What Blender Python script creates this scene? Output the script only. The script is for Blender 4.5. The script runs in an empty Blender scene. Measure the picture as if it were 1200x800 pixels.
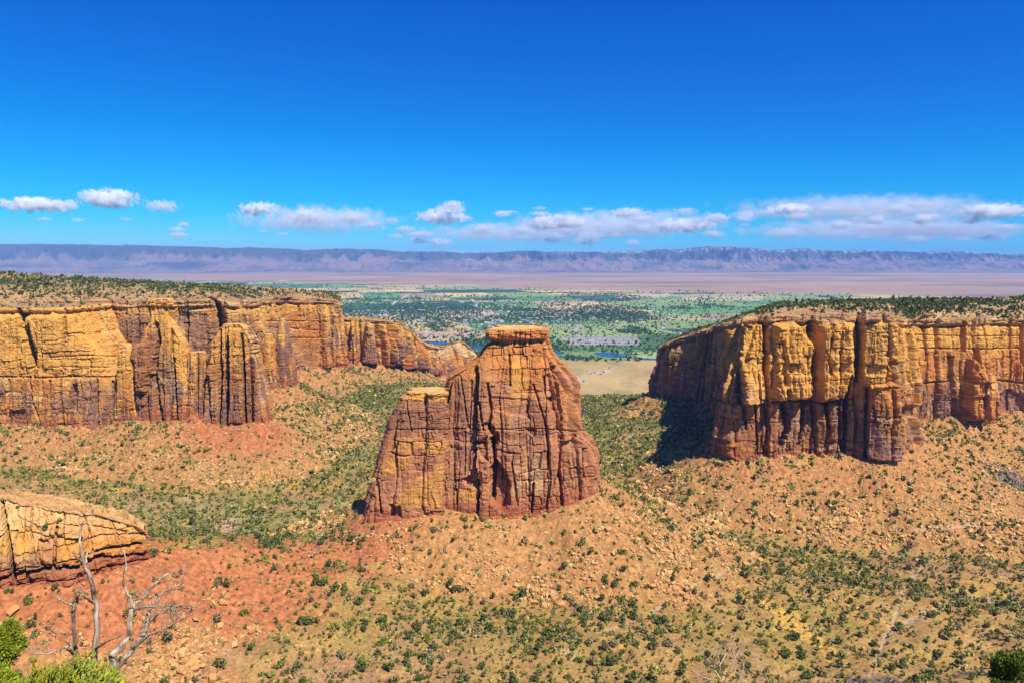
import bpy, math, random
import numpy as np
from mathutils import Vector

# ------------------------------------------------------------------ camera, sky, sun, exposure
scene = bpy.context.scene
COL = scene.collection
PITCH = math.radians(6.0)
FPX = 900.0                                   # focal length in photograph pixels (1200 wide)
cam_data = bpy.data.cameras.new('camera')
cam_data.sensor_width = 36.0
cam_data.lens = 36.0 * FPX / 1200.0
cam_data.clip_start = 0.1
cam_data.clip_end = 200000.0
cam = bpy.data.objects.new('camera', cam_data)
cam.location = (0, 0, 0)
cam.rotation_euler = (math.pi / 2 - PITCH, 0, 0)
COL.objects.link(cam)
scene.camera = cam

SUN_EL = math.radians(54.0)
SUN_AZ = math.radians(138.0)                  # clockwise from the view direction (+Y)
sun_dir = Vector((math.sin(SUN_AZ) * math.cos(SUN_EL), math.cos(SUN_AZ) * math.cos(SUN_EL), math.sin(SUN_EL)))
world = bpy.data.worlds.new('World')
scene.world = world
world.use_nodes = True
wn = world.node_tree.nodes
wl = world.node_tree.links
sky = wn.new('ShaderNodeTexSky')
sky.sky_type = 'NISHITA'
sky.sun_disc = False
sky.sun_elevation = SUN_EL
sky.sun_rotation = SUN_AZ
sky.altitude = 1700.0
sky.air_density = 1.0
sky.dust_density = 0.0
sky.ozone_density = 1.0
tint = wn.new('ShaderNodeMix'); tint.data_type = 'RGBA'; tint.blend_type = 'MULTIPLY'
tint.inputs['Factor'].default_value = 1.0
tint.inputs[7].default_value = (0.15, 0.29, 0.60, 1.0)      # the deep blue of high, dry desert air
gam = wn.new('ShaderNodeGamma'); gam.inputs['Gamma'].default_value = 1.5
wl.new(sky.outputs['Color'], gam.inputs['Color'])
wl.new(gam.outputs['Color'], tint.inputs[6])
sep = wn.new('ShaderNodeSeparateColor'); com = wn.new('ShaderNodeCombineColor')
wl.new(tint.outputs[2], sep.inputs[0])
for ch, (pw, sc) in enumerate(((3.2, 3.9), (0.96, 0.90), (0.55, 0.86))):
    m1 = wn.new('ShaderNodeMath'); m1.operation = 'MULTIPLY'; m1.inputs[1].default_value = 0.1084
    m2 = wn.new('ShaderNodeMath'); m2.operation = 'POWER'; m2.inputs[1].default_value = pw
    m3 = wn.new('ShaderNodeMath'); m3.operation = 'MULTIPLY'; m3.inputs[1].default_value = sc / 0.1084
    wl.new(sep.outputs[ch], m1.inputs[0]); wl.new(m1.outputs[0], m2.inputs[0]); wl.new(m2.outputs[0], m3.inputs[0]); wl.new(m3.outputs[0], com.inputs[ch])
wl.new(com.outputs[0], wn['Background'].inputs['Color'])
wn['Background'].inputs['Strength'].default_value = 0.085

sun_data = bpy.data.lights.new('sun', 'SUN')
sun_data.energy = 4.9
sun_data.angle = math.radians(0.5)
sun_data.color = (1.0, 0.955, 0.88)
sun = bpy.data.objects.new('sun', sun_data)
sun.rotation_euler = sun_dir.to_track_quat('Z', 'Y').to_euler()
sun.location = (600, -400, 900)
COL.objects.link(sun)

vs = scene.view_settings
vs.view_transform = 'Standard'
vs.look = 'None'
vs.exposure = 0.36
vs.gamma = 1.0
vs.use_curve_mapping = False
scene.cycles.use_denoising = True
scene.cycles.max_bounces = 5
scene.cycles.diffuse_bounces = 1
scene.cycles.glossy_bounces = 1
scene.cycles.volume_bounces = 1
scene.cycles.transparent_max_bounces = 8

rng = np.random.default_rng(11)
random.seed(5)

# ------------------------------------------------------------------ numpy noise
_perm = np.random.default_rng(3).permutation(256).astype(np.int32)
_perm = np.concatenate([_perm, _perm, _perm])
_gr = np.random.default_rng(4).normal(size=(256, 3)).astype(np.float32)
_gr /= np.linalg.norm(_gr, axis=1, keepdims=True)

def noise3(x, y, z=0.0):
    x, y, z = np.broadcast_arrays(np.asarray(x, np.float32), np.asarray(y, np.float32), np.asarray(z, np.float32))
    xi = np.floor(x); yi = np.floor(y); zi = np.floor(z)
    fx = x - xi; fy = y - yi; fz = z - zi
    xi = xi.astype(np.int32) & 255; yi = yi.astype(np.int32) & 255; zi = zi.astype(np.int32) & 255
    ux = fx * fx * fx * (fx * (fx * 6 - 15) + 10)
    uy = fy * fy * fy * (fy * (fy * 6 - 15) + 10)
    uz = fz * fz * fz * (fz * (fz * 6 - 15) + 10)
    out = 0
    for dx in (0, 1):
        wx = ux if dx else 1 - ux
        for dy in (0, 1):
            wy = uy if dy else 1 - uy
            for dz in (0, 1):
                wz = uz if dz else 1 - uz
                h = _perm[_perm[_perm[(xi + dx) & 255] + ((yi + dy) & 255)] + ((zi + dz) & 255)]
                g = _gr[h]
                out = out + wx * wy * wz * (g[..., 0] * (fx - dx) + g[..., 1] * (fy - dy) + g[..., 2] * (fz - dz))
    return out * 1.6

def fbm(x, y, z=0.0, octv=4, gain=0.5, lac=2.03):
    a = 1.0; s = 0; f = 1.0
    x = np.asarray(x, np.float32); y = np.asarray(y, np.float32); z = np.asarray(z, np.float32)
    for i in range(octv):
        s = s + a * noise3(x * f + 17.3 * i, y * f - 9.1 * i, z * f + 4.7 * i)
        a *= gain; f *= lac
    return s

def ridged(x, y, z=0.0, octv=4):
    a = 1.0; s = 0; f = 1.0
    for i in range(octv):
        s = s + a * (1 - 2 * np.abs(noise3(np.asarray(x) * f + 31.7 * i, np.asarray(y) * f + 5.2 * i, np.asarray(z) * f)))
        a *= 0.5; f *= 2.03
    return s

def hash1(i, k=0):
    v = np.sin(np.asarray(i, np.float64) * 12.9898 + k * 78.233) * 43758.5453
    return v - np.floor(v)

def sstep(a, b, x):
    t = np.clip((x - a) / (b - a), 0, 1)
    return t * t * (3 - 2 * t)

def lerp(a, b, t):
    return a + (b - a) * t

# ------------------------------------------------------------------ photograph pixel <-> world
CP, SP = math.cos(PITCH), math.sin(PITCH)

def slope_v(v):
    yc = (400.0 - np.asarray(v, float)) / FPX
    return (-SP + yc * CP) / (CP + yc * SP)

def pt(u, v, d):
    """world point seen at photograph pixel (u, v), d metres ahead"""
    yc = (400.0 - np.asarray(v, float)) / FPX
    k = CP + yc * SP
    return (np.asarray(u, float) - 600.0) / FPX / k * d, d + 0 * k, (-SP + yc * CP) / k * d

def proj(x, y, z):
    f = y * CP - z * SP
    f = np.maximum(f, 1e-3)
    return 600.0 + FPX * x / f, 400.0 - FPX * (y * SP + z * CP) / f

# ------------------------------------------------------------------ mesh helpers
def make_obj(name, V, quads=None, tris=None, mat=None, col=None, parent=None, smooth=False, kind=None, label=None, cat=None, group=None, loc=None):
    me = bpy.data.meshes.new(name)
    V = np.asarray(V, np.float32).reshape(-1, 3)
    faces = []
    nq = 0 if quads is None else len(quads)
    nt = 0 if tris is None else len(tris)
    idx = []
    if nq: idx.append(np.asarray(quads, np.int32).ravel())
    if nt: idx.append(np.asarray(tris, np.int32).ravel())
    idx = np.concatenate(idx)
    tot = np.concatenate([np.full(nq, 4, np.int32), np.full(nt, 3, np.int32)])
    start = np.concatenate([[0], np.cumsum(tot)[:-1]]).astype(np.int32)
    me.vertices.add(len(V)); me.vertices.foreach_set('co', V.ravel())
    me.loops.add(len(idx)); me.loops.foreach_set('vertex_index', idx)
    me.polygons.add(len(tot)); me.polygons.foreach_set('loop_start', start); me.polygons.foreach_set('loop_total', tot)
    me.polygons.foreach_set('use_smooth', np.full(len(tot), smooth, bool))
    me.update(calc_edges=True)
    if col is not None:
        c = np.ones((len(V), 4), np.float32)
        c[:, :3] = np.asarray(col, np.float32).reshape(-1, 3)
        at = me.color_attributes.new('Col', 'FLOAT_COLOR', 'POINT')
        at.data.foreach_set('color', c.ravel())
    if mat is not None: me.materials.append(mat)
    o = bpy.data.objects.new(name, me)
    COL.objects.link(o)
    if loc is not None: o.location = loc
    if parent is not None: o.parent = parent
    return tag(o, label, cat, group, kind)

def tag(o, label=None, cat=None, group=None, kind=None):
    if label: o['label'] = label
    if cat: o['category'] = cat
    if group: o['group'] = group
    if kind: o['kind'] = kind
    return o

def grid_quads(nr, nc, wrap=False):
    i = np.arange(nr - 1)[:, None]; j = np.arange(nc if wrap else nc - 1)[None, :]
    a = i * nc + j; b = i * nc + (j + 1) % nc
    return np.stack([a, b, b + nc, a + nc], -1).reshape(-1, 4)

def mat_new(name, rough=0.9, attr=None, color=None, noise=None, bump=None, spec=0.15, noise2=None, extra=None):
    """noise=(scale, amount) multiplies the base colour; bump=(scale, distance)"""
    m = bpy.data.materials.new(name)
    m.use_nodes = True
    nt = m.node_tree; n = nt.nodes; l = nt.links
    b = n['Principled BSDF']
    b.inputs['Roughness'].default_value = rough
    b.inputs['Specular IOR Level'].default_value = spec
    geo = n.new('ShaderNodeNewGeometry')
    src = None
    if attr:
        a = n.new('ShaderNodeAttribute'); a.attribute_name = attr; src = a.outputs['Color']
    else:
        r = n.new('ShaderNodeRGB'); r.outputs[0].default_value = (*color, 1); src = r.outputs[0]
    tex = n.new('ShaderNodeTexCoord')
    pos = tex.outputs['Object']
    for ns in (noise, noise2):
        if ns:
            mp = n.new('ShaderNodeMapping'); l.new(pos, mp.inputs['Vector'])
            if len(ns) > 2: mp.inputs['Scale'].default_value = ns[2]
            t = n.new('ShaderNodeTexNoise'); t.inputs['Scale'].default_value = ns[0]; t.inputs['Detail'].default_value = 4
            l.new(mp.outputs[0], t.inputs['Vector'])
            mr = n.new('ShaderNodeMapRange')
            mr.inputs['From Min'].default_value = 0.25; mr.inputs['From Max'].default_value = 0.75
            mr.inputs['To Min'].default_value = 1 - ns[1]; mr.inputs['To Max'].default_value = 1 + ns[1]
            l.new(t.outputs['Fac'], mr.inputs['Value'])
            mx = n.new('ShaderNodeVectorMath'); mx.operation = 'SCALE'
            l.new(src, mx.inputs[0]); l.new(mr.outputs[0], mx.inputs['Scale'])
            src = mx.outputs[0]
    l.new(src, b.inputs['Base Color'])
    if bump:
        t = n.new('ShaderNodeTexNoise'); t.inputs['Scale'].default_value = bump[0]; t.inputs['Detail'].default_value = 5
        l.new(pos, t.inputs['Vector'])
        bp = n.new('ShaderNodeBump'); bp.inputs['Strength'].default_value = 1.0; bp.inputs['Distance'].default_value = bump[1]
        l.new(t.outputs['Fac'], bp.inputs['Height']); l.new(bp.outputs[0], b.inputs['Normal'])
    return m

M_rock = mat_new('sandstone', 0.92, attr='Col', noise=(0.9, 0.22), noise2=(0.25, 0.14, (1, 1, 0.25)), bump=(1.3, 0.35), spec=0.1)
M_ground = mat_new('desert_ground', 0.97, attr='Col', noise=(0.45, 0.26), noise2=(0.06, 0.10), bump=(0.45, 0.55), spec=0.05)
M_hill = mat_new('badland_hills', 0.97, attr='Col', noise=(0.004, 0.15), spec=0.05)
M_leaf = mat_new('juniper_foliage', 0.85, attr='Col', noise=(0.8, 0.25), spec=0.15)
M_boulder = mat_new('boulder_sandstone', 0.92, attr='Col', noise=(0.7, 0.25), bump=(1.5, 0.15), spec=0.1)
# ------------------------------------------------------------------ rock builders
C_GOLD = np.array([0.65, 0.325, 0.062]); C_ORANGE = np.array([0.53, 0.205, 0.048]); C_VARN = np.array([0.20, 0.092, 0.055]); C_BROWN = np.array([0.42, 0.175, 0.085])
C_RED = np.array([0.36, 0.115, 0.05]); C_CREAM = np.array([0.66, 0.45, 0.21]); C_PURP = np.array([0.27, 0.135, 0.095])

def seg_dist(u, v, poly, closed):
    P = np.asarray(poly, float)
    n = len(P)
    best = np.full(u.shape, 1e9)
    last = n if closed else n - 1
    for i in range(last):
        a = P[i]; b = P[(i + 1) % n]
        e = b - a
        L = e @ e + 1e-9
        t = np.clip(((u - a[0]) * e[0] + (v - a[1]) * e[1]) / L, 0, 1)
        best = np.minimum(best, np.hypot(u - a[0] - t * e[0], v - a[1] - t * e[1]))
    return best

def inside(u, v, poly):
    P = np.asarray(poly, float); n = len(P)
    c = np.zeros(u.shape, bool)
    for i in range(n):
        a = P[i]; b = P[(i + 1) % n]
        if a[1] == b[1]: continue
        cond = ((a[1] > v) != (b[1] > v)) & (u < (b[0] - a[0]) * (v - a[1]) / (b[1] - a[1]) + a[0])
        c ^= cond
    return c

def course_scale(z, s, seed):
    r = np.random.default_rng(seed + 5)
    e = -500 + np.cumsum(9.0 * np.exp(r.normal(0, 0.5, 150)))
    i = np.clip(np.searchsorted(e, z + 1.5 * noise3(s * 0.03, z * 0.02, seed)), 0, 149)
    return 0.86 + 0.24 * r.uniform(0, 1, 150)[i] + 0.2 * (hash1(i * 7.7 + np.floor(s / 14.0) * 3.1, seed) - 0.5)

def stamp_field(u, v, stamps):
    """relief (metres, + = out of the wall) of the carved features: slots, buttresses and alcoves"""
    out = np.zeros(u.shape)
    for st in stamps:
        kind, poly, depth, r = st[:4]
        P = np.asarray(poly, float)
        pad = r * 3 + 2
        m = (u > P[:, 0].min() - pad) & (u < P[:, 0].max() + pad) & (v > P[:, 1].min() - pad) & (v < P[:, 1].max() + pad)
        if not m.any(): continue
        uu, vv = u[m], v[m]
        if kind == 'slot':
            d = seg_dist(uu, vv, poly, False)
            d = d + 0.5 * r * noise3(uu * 0.3, vv * 0.3, depth * 1.3)
            out[m] -= 1.5 * depth * np.exp(-(np.maximum(d, 0) / (r * 0.8)) ** 4)
        else:
            d = seg_dist(uu, vv, poly, True) + 1.6 * noise3(uu * 0.10, vv * 0.10, depth) + 0.9 * noise3(uu * 0.35, vv * 0.30, depth)
            ins = inside(uu, vv, poly)
            s = np.where(ins, np.clip(d / (r * 0.62), 0, 1), 0)
            prof = np.clip(1 - (1 - s) ** 3.5, 0, 1) if kind == 'bump' else s * s * (3 - 2 * s)
            out[m] += depth * prof * (1 if kind == 'bump' else -1)
    return out

def columns(s, t, z, H, seed, spacing, amp, crev, brk=0.6, sharp=7.0, warp=3.0):
    """jointed slabs: flat-faced columns of uneven width, each broken off at its own heights, with open joints here and there"""
    r = np.random.default_rng(seed)
    smax = float(s.max()) + 200
    n = int(smax / spacing * 3.5) + 10
    w = spacing * np.exp(r.normal(-0.1, 0.65, n))
    b = np.concatenate([[-100], -100 + np.cumsum(w)])
    ss = s + warp * noise3(s * 0.05 / max(spacing / 8, 1), z * 0.03, seed * 1.7) + 0.04 * spacing * noise3(s * 0.3, z * 0.25, seed)
    i = np.clip(np.searchsorted(b, ss) - 1, 0, n - 1)
    q = (ss - b[i]) / w[i]
    sh = r.uniform(3.0, sharp + 4, n)[i]
    bulge = 1 - np.abs(2 * q - 1) ** sh
    tilt = r.normal(0, 1.15, n)[i] * (q - 0.5)
    wf = np.clip(w[i] / spacing, 0.3, 1.3)
    off = r.normal(0, 0.6, n)[i] * amp
    cw = 0.035 * spacing + 0.3
    dist = np.minimum(q, 1 - q) * w[i]
    open_ = np.where(r.uniform(0, 1, n) < 0.55, r.uniform(0.2, 1, n), 0.08)[i]
    cre = -crev * np.exp(-(dist / cw) ** 2) * open_ * sstep(-0.6, 0.2, noise3(i * 5.31, z * 0.035, seed + 4))
    hb = r.uniform(0.2, 1.5, n)[i] + 0.04 * noise3(s * 0.1, z * 0.1, seed) + 0.10 * (q - 0.5) * r.normal(0, 1, n)[i]
    stepv = r.uniform(0.2, 1.0, n)[i] * amp * brk * 1.8
    above = sstep(0, max(1.3, spacing * 0.06) / H, t - hb)
    hb2 = r.uniform(0.0, 0.7, n)[i] + 0.08 * (q - 0.5) * r.normal(0, 1, n)[i]
    stp2 = r.uniform(-0.6, 0.8, n)[i] * amp * brk
    low = sstep(0, 1.2 / H, t - hb2)
    mod = 0.55 + 0.9 * sstep(-0.4, 0.5, noise3(s * 0.011, z * 0.012, seed + 8))
    return (off + (bulge * 0.55 + tilt) * amp * wf - above * stepv - low * stp2) * mod + cre

def bedding(s, z, seed, amp):
    r = np.random.default_rng(seed + 99)
    out = 0
    for k, (th, a) in enumerate(((9.0, 1.0), (3.2, 0.55), (1.5, 0.3))):
        n = 400
        e = -600 + np.cumsum(th * np.exp(r.normal(0, 0.5, n)))
        zz = z + 1.2 * noise3(s * 0.012, 0.3 * k, seed) + 0.25 * noise3(s * 0.15, z * 0.1, k)
        i = np.clip(np.searchsorted(e, zz) - 1, 0, n - 2)
        o = r.uniform(-1, 1, n)[i]
        g = np.minimum(zz - e[i], e[i + 1] - zz)
        pres = sstep(0.0, 0.5, noise3(s * 0.02, i * 3.7, seed + k))
        out = out + a * (o * pres * 0.8 - (0.7 if k == 0 else 0.3) * np.exp(-(g / (0.05 * th + 0.2)) ** 2) * pres)
    return out * amp

def blocks(s, z, seed, w, h, amp):
    """broken facets: uneven courses of blocks, each set in or out and tilted its own way; returns relief and a tint per block"""
    r = np.random.default_rng(seed + 31)
    n = int(900 / h) + 200
    e = -500 + np.cumsum(h * np.exp(r.normal(0, 0.5, n)))
    zz = z + 0.35 * h * noise3(s * 0.35 / w, z * 0.2 / h, seed) + 0.10 * h * noise3(s * 1.6 / w, z * 1.2 / h, seed + 5)
    i = np.clip(np.searchsorted(e, zz) - 1, 0, n - 2)
    wi = (w * np.exp(r.normal(0, 0.4, n)))[i]; sh = (r.uniform(0, 900, n))[i]
    q = (s + sh + 0.25 * w * noise3(s * 0.4 / w, z * 0.9 / h, seed + 9)) / wi
    c = np.floor(q)
    fs = q - c - 0.5; fz = (zz - e[i]) / (e[i + 1] - e[i]) - 0.5
    k = c * 17.31 + i * 71.97 + seed
    mod = sstep(-0.35, 0.45, noise3(s * 0.25 / w, z * 0.25 / h, seed + 2))
    rel = (hash1(k, 1) - 0.5) * 1.4 + (hash1(k, 2) - 0.5) * 3.4 * fs + (hash1(k, 3) - 0.5) * 3.0 * fz
    ed = np.minimum((0.5 - np.abs(fs)) * wi, (0.5 - np.abs(fz)) * (e[i + 1] - e[i]))
    crack = np.exp(-(ed / (0.18 + 0.045 * w)) ** 2) * (hash1(k, 7) < 0.38) * (0.5 + 0.14 * w)
    return rel * amp * mod - crack * mod, (hash1(k, 4) - 0.5) * mod

def all_blocks(s, z, seed, big=1.0):
    a, t1 = blocks(s, z, seed, 13, 11, 1.2 * big)
    b, t2 = blocks(s, z, seed + 1, 5.5, 4.5, 0.75)
    c, t3 = blocks(s, z, seed + 2, 2.2, 1.9, 0.38)
    return a * 1.3 + b * 0.9 + 0.6 * c, 0.5 * t1 + 0.6 * t2 + 0.5 * t3

def rock_color(x, y, z, s, t, u, v, seed, rel, varn_bias=0.0, red_base=0.0, gold_top=0.5, paint=(), cream=0.0, bt=0.0):
    """weathering colours of the sandstone: fresh gold rock, dark desert-varnished vertical sheets, some painted-in shade, red beds at the foot"""
    n1 = fbm(s * 0.03, z * 0.02, seed, 4)
    n2 = fbm(s * 0.22, z * 0.018, seed + 7.3, 4)          # vertical streaks
    n3 = fbm(s * 0.05, z * 0.30, seed + 3.1, 3)           # bedding tint
    c = lerp(C_ORANGE, C_GOLD, sstep(-0.5, 0.5, n1 + 0.5 * n3 + gold_top * (t - 0.45))[..., None])
    c = lerp(c, C_CREAM, (0.45 * sstep(0.0, 0.6, n3 + 0.7 * n1))[..., None])
    c = c * (1 + 0.16 * n3[..., None])
    va = sstep(0.02, 0.42, n2 * 0.85 + n1 * 0.65 + 0.04 + 0.75 * bt + varn_bias + 0.55 * (0.45 - t))
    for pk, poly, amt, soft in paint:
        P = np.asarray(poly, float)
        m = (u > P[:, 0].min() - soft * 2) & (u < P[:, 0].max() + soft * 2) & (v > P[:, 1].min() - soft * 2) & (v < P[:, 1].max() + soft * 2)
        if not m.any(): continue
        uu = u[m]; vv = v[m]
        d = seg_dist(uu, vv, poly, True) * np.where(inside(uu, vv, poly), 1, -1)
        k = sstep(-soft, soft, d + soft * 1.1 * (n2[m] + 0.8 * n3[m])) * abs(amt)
        if pk == 'varnish_shade': va[m] = np.maximum(va[m], k) if amt > 0 else va[m] * (1 - k)  # dark coat, also used to paint shaded faces darker
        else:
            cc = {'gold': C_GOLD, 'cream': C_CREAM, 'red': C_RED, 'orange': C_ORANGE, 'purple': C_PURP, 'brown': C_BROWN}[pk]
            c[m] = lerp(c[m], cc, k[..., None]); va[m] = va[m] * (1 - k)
    vc = lerp(C_VARN, C_PURP, sstep(-0.4, 0.6, n1 + n3)[..., None])
    c = lerp(c, vc, (va * 0.92)[..., None])
    if red_base:
        rb = sstep(red_base, red_base * 0.55, t + 0.03 * n1)
        c = lerp(c, C_RED * (1 + 0.25 * n3[..., None]), (rb * 0.8)[..., None])
    if cream: c = lerp(c, C_CREAM, (cream * sstep(-0.4, 0.4, n1))[..., None])
    return np.clip(c, 0.01, 0.9)

def resample(P, ds, smooth=0):
    P = np.asarray(P, float)
    d = np.concatenate([[0], np.cumsum(np.hypot(*(P[1:, :2] - P[:-1, :2]).T))])
    n = int(d[-1] / ds) + 2
    sN = np.linspace(0, d[-1], n)
    Q = np.stack([np.interp(sN, d, P[:, k]) for k in range(P.shape[1])], 1)
    if smooth:
        k = int(smooth / ds)
        ker = np.hanning(2 * k + 3); ker /= ker.sum()
        for c in range(Q.shape[1]):
            Q[:, c] = np.convolve(np.pad(Q[:, c], k + 1, mode='edge'), ker, 'valid')
    return sN, Q

WALLS = []          # every cliff foot, for the talus aprons

def cliff(name, pts, back, seed, ds=1.0, nrow=130, inset=0.10, stamps=(), paint=(), levels=((28, 5, 4), (9, 2.0, 1.6), (3.2, 0.5, 0.5)),
          bed=0.8, cap=7.0, bench=4.0, smooth=6.0, nback=70, kind='structure', label=None, cat=None, foot=14.0, talus=0.6, varn=0.0, red_base=0.10,
          top_green=1.0, cream=0.0, gold_top=0.5, rough=1.0, plunge=None, rim=1.0, top_col=None, led_h=1.6, under=4.6, lump=0.0, maxin=1e9):
    # pts: (u, v_base, d, v_top, inset_m); back: list of (x, y, z) spanning the far side of the top
    rows = []
    for (u, vb, d, vt, ins) in pts:
        x, y, z = pt(u, vb, d)
        zt = float(slope_v(vt)) * (d + ins)
        rows.append((x, y, z, zt, ins))
    s, Q = resample(rows, ds, smooth)
    bx, by, zb, zt, ins = Q.T
    tx = np.gradient(bx); ty = np.gradient(by)
    L = np.hypot(tx, ty) + 1e-9
    nx, ny = ty / L, -tx / L
    k = max(3, int(14 / ds)); ker = np.hanning(2 * k + 3); ker /= ker.sum()
    nx = np.convolve(np.pad(nx, k + 1, mode='edge'), ker, 'valid'); ny = np.convolve(np.pad(ny, k + 1, mode='edge'), ker, 'valid')
    L = np.hypot(nx, ny) + 1e-9; nx /= L; ny /= L
    WALLS.append(dict(x=bx, y=by, z=zb, nx=nx, ny=ny, k=talus, name=name, maxin=maxin))
    n = len(s)
    zt = zt + rim * (1.6 * fbm(s * 0.03, 0, seed, 4) + 0.8 * noise3(s * 0.2, 3, seed)) + rim * 1.5 * (hash1(np.floor(s / 11 + noise3(s * 0.05, 1, seed)), seed) - 0.5)
    H = (zt - zb)
    t = np.linspace(0, 1, nrow)[:, None]
    S = np.broadcast_to(s[None, :], (nrow, n))
    z0 = zb - foot
    Z = z0 + (zt - z0) * t
    T = (Z - zb) / H
    prof = np.clip(T, -0.2, 1) ** 1.15 if plunge is None else plunge(np.clip(T, 0, 1))
    prof = np.where(T < 0, T, prof)
    X0 = bx - nx * ins * prof; Y0 = by - ny * ins * prof
    U, V = proj(X0, Y0, Z)
    Hm = float(np.mean(H))
    rel = stamp_field(U, V, stamps)
    edge = np.minimum(sstep(0, 25, S), sstep(0, 25, s[-1] - S))
    disp = 0
    for li, (sp, am, cr) in enumerate(levels):
        disp = disp + columns(S, T, Z, Hm, seed * 10 + li, sp, am, cr)
    disp = disp * (0.55 + 0.45 * sstep(1.02, 0.7, T))
    bk_, btint = all_blocks(S, Z, seed * 3, 1.0 * rough)
    disp = disp + bk_ * (1 - 0.3 * sstep(0.9, 1.0, T))
    bd = bedding(S, Z, seed, bed)
    disp = disp + bd * (0.5 + 0.8 * sstep(0.55, 0.9, T))
    disp = disp + rough * (1.6 * fbm(S * 0.05, Z * 0.045, seed, 4) + 0.5 * fbm(S * 0.35, Z * 0.35, seed + 2, 3))
    # caprock: thin ledges with a shaded undercut just beneath the rim
    cz = zt - Z
    cn = 1 + 0.5 * noise3(S * 0.03, 0, seed)
    disp = disp + (2.2 + 1.6 * noise3(S * 0.08, 5.5, seed)) * sstep(cap * cn, cap * cn * 0.8, cz) - under * np.exp(-((cz - cap * 1.25 * cn) / 1.9) ** 2) * sstep(-0.4, 0.25, noise3(S * 0.045, 3.3, seed)) - 0.6 * under * np.exp(-((cz - cap * 0.45 * cn) / 0.9) ** 2) * sstep(-0.1, 0.4, noise3(S * 0.03, 8.3, seed))
    disp = disp + np.where(rel > 0, rel * course_scale(Z, S, seed), rel)
    X = X0 + nx * disp; Y = Y0 + ny * disp
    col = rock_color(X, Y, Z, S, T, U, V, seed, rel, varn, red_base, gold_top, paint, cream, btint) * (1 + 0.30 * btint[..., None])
    capm = sstep(cap * 1.1, cap * 0.9, cz)
    col = lerp(col, lerp(np.array([0.29, 0.145, 0.075]), np.array([0.56, 0.36, 0.15]), sstep(-0.4, 0.6, bd + 0.8 * noise3(S * 0.05, Z * 0.4, seed))[..., None]), (capm * 0.75)[..., None])
    # top: from the rim back to the far edge, stepping up over thin ledges
    B = np.asarray(back, float)
    bs = np.concatenate([[0], np.cumsum(np.hypot(*(B[1:, :2] - B[:-1, :2]).T))]); bs /= bs[-1]
    f = s / s[-1]
    kx, ky, kz = (np.interp(f, bs, B[:, i]) for i in range(3))
    w = (np.linspace(0, 1, nback)[1:, None]) ** 1.4
    Rx, Ry, Rz = X[-1], Y[-1], Z[-1]
    ks = int(60 / ds); kr = np.hanning(2 * ks + 3); kr /= kr.sum()
    sm = lambda A: np.convolve(np.pad(A, ks + 1, mode='edge'), kr, 'valid')
    wb = sstep(0.0, 0.12, w)
    Rx_, Ry_, Rz_ = Rx + (sm(Rx) - Rx) * wb, Ry + (sm(Ry) - Ry) * wb, Rz + (sm(Rz) - Rz) * wb
    TX = Rx_ + (kx - Rx_) * w; TY = Ry_ + (ky - Ry_) * w
    TZ = Rz_ + (kz - Rz_) * w
    dist = np.hypot(TX - Rx, TY - Ry)
    ph = dist / 9.0 + 1.3 * noise3(TX * 0.02, TY * 0.02, seed)
    led = (np.floor(ph) + sstep(0.75, 1.0, ph - np.floor(ph)))
    TZ = TZ + bench * (1 - np.exp(-dist / 30)) * 0.4 + led_h * (led * np.exp(-dist / 80) + 0.8 * noise3(TX * 0.03, TY * 0.03, 7) * np.exp(-dist / 60)) * np.minimum(1, bench / 4) + 0.5 * fbm(TX * 0.06, TY * 0.06, seed, 4) * np.minimum(1, dist / 5)
    if lump:
        TZ = TZ + lump * sstep(0, 6, dist) * (fbm(TX * 0.09, TY * 0.13, 2, 4) + 0.6 * blocks(TX, TY, seed, 9, 7, 1.0)[0])
    tn = fbm(TX * 0.035, TY * 0.035, seed, 4)
    frac = ph - np.floor(ph)
    tc = lerp(np.array([0.37, 0.21, 0.085]), np.array([0.52, 0.325, 0.13]), sstep(-0.4, 0.5, tn)[..., None])
    tc = lerp(tc, C_PURP, (0.6 * sstep(0.7, 0.85, frac) * np.exp(-dist / 60))[..., None])
    tc = lerp(tc, np.array([0.17, 0.16, 0.07]), (top_green * 0.5 * sstep(25, 70, dist) * sstep(-0.5, 0.3, tn))[..., None])
    if top_col is not None: tc = np.array(top_col) * (1 + 0.2 * tn[..., None]) * (1 - 0.35 * sstep(0.75, 0.85, frac)[..., None])
    Vv = np.concatenate([np.stack([X, Y, Z], -1), np.stack([TX, TY, TZ], -1)], 0)
    cc = np.concatenate([col, tc], 0)
    # drop the far edge down so the mesa is a closed mass
    bk = Vv[-1:].copy(); bk[..., 2] = np.minimum(zb, bk[..., 2]) - 60
    Vv = np.concatenate([Vv, bk], 0); cc = np.concatenate([cc, cc[-1:]], 0)
    ob = make_obj(name, Vv, grid_quads(Vv.shape[0], n), mat=M_rock, col=cc, kind=kind, label=label, cat=cat)
    return dict(ob=ob, TX=TX, TY=TY, TZ=TZ, dist=dist, s=s)

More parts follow.
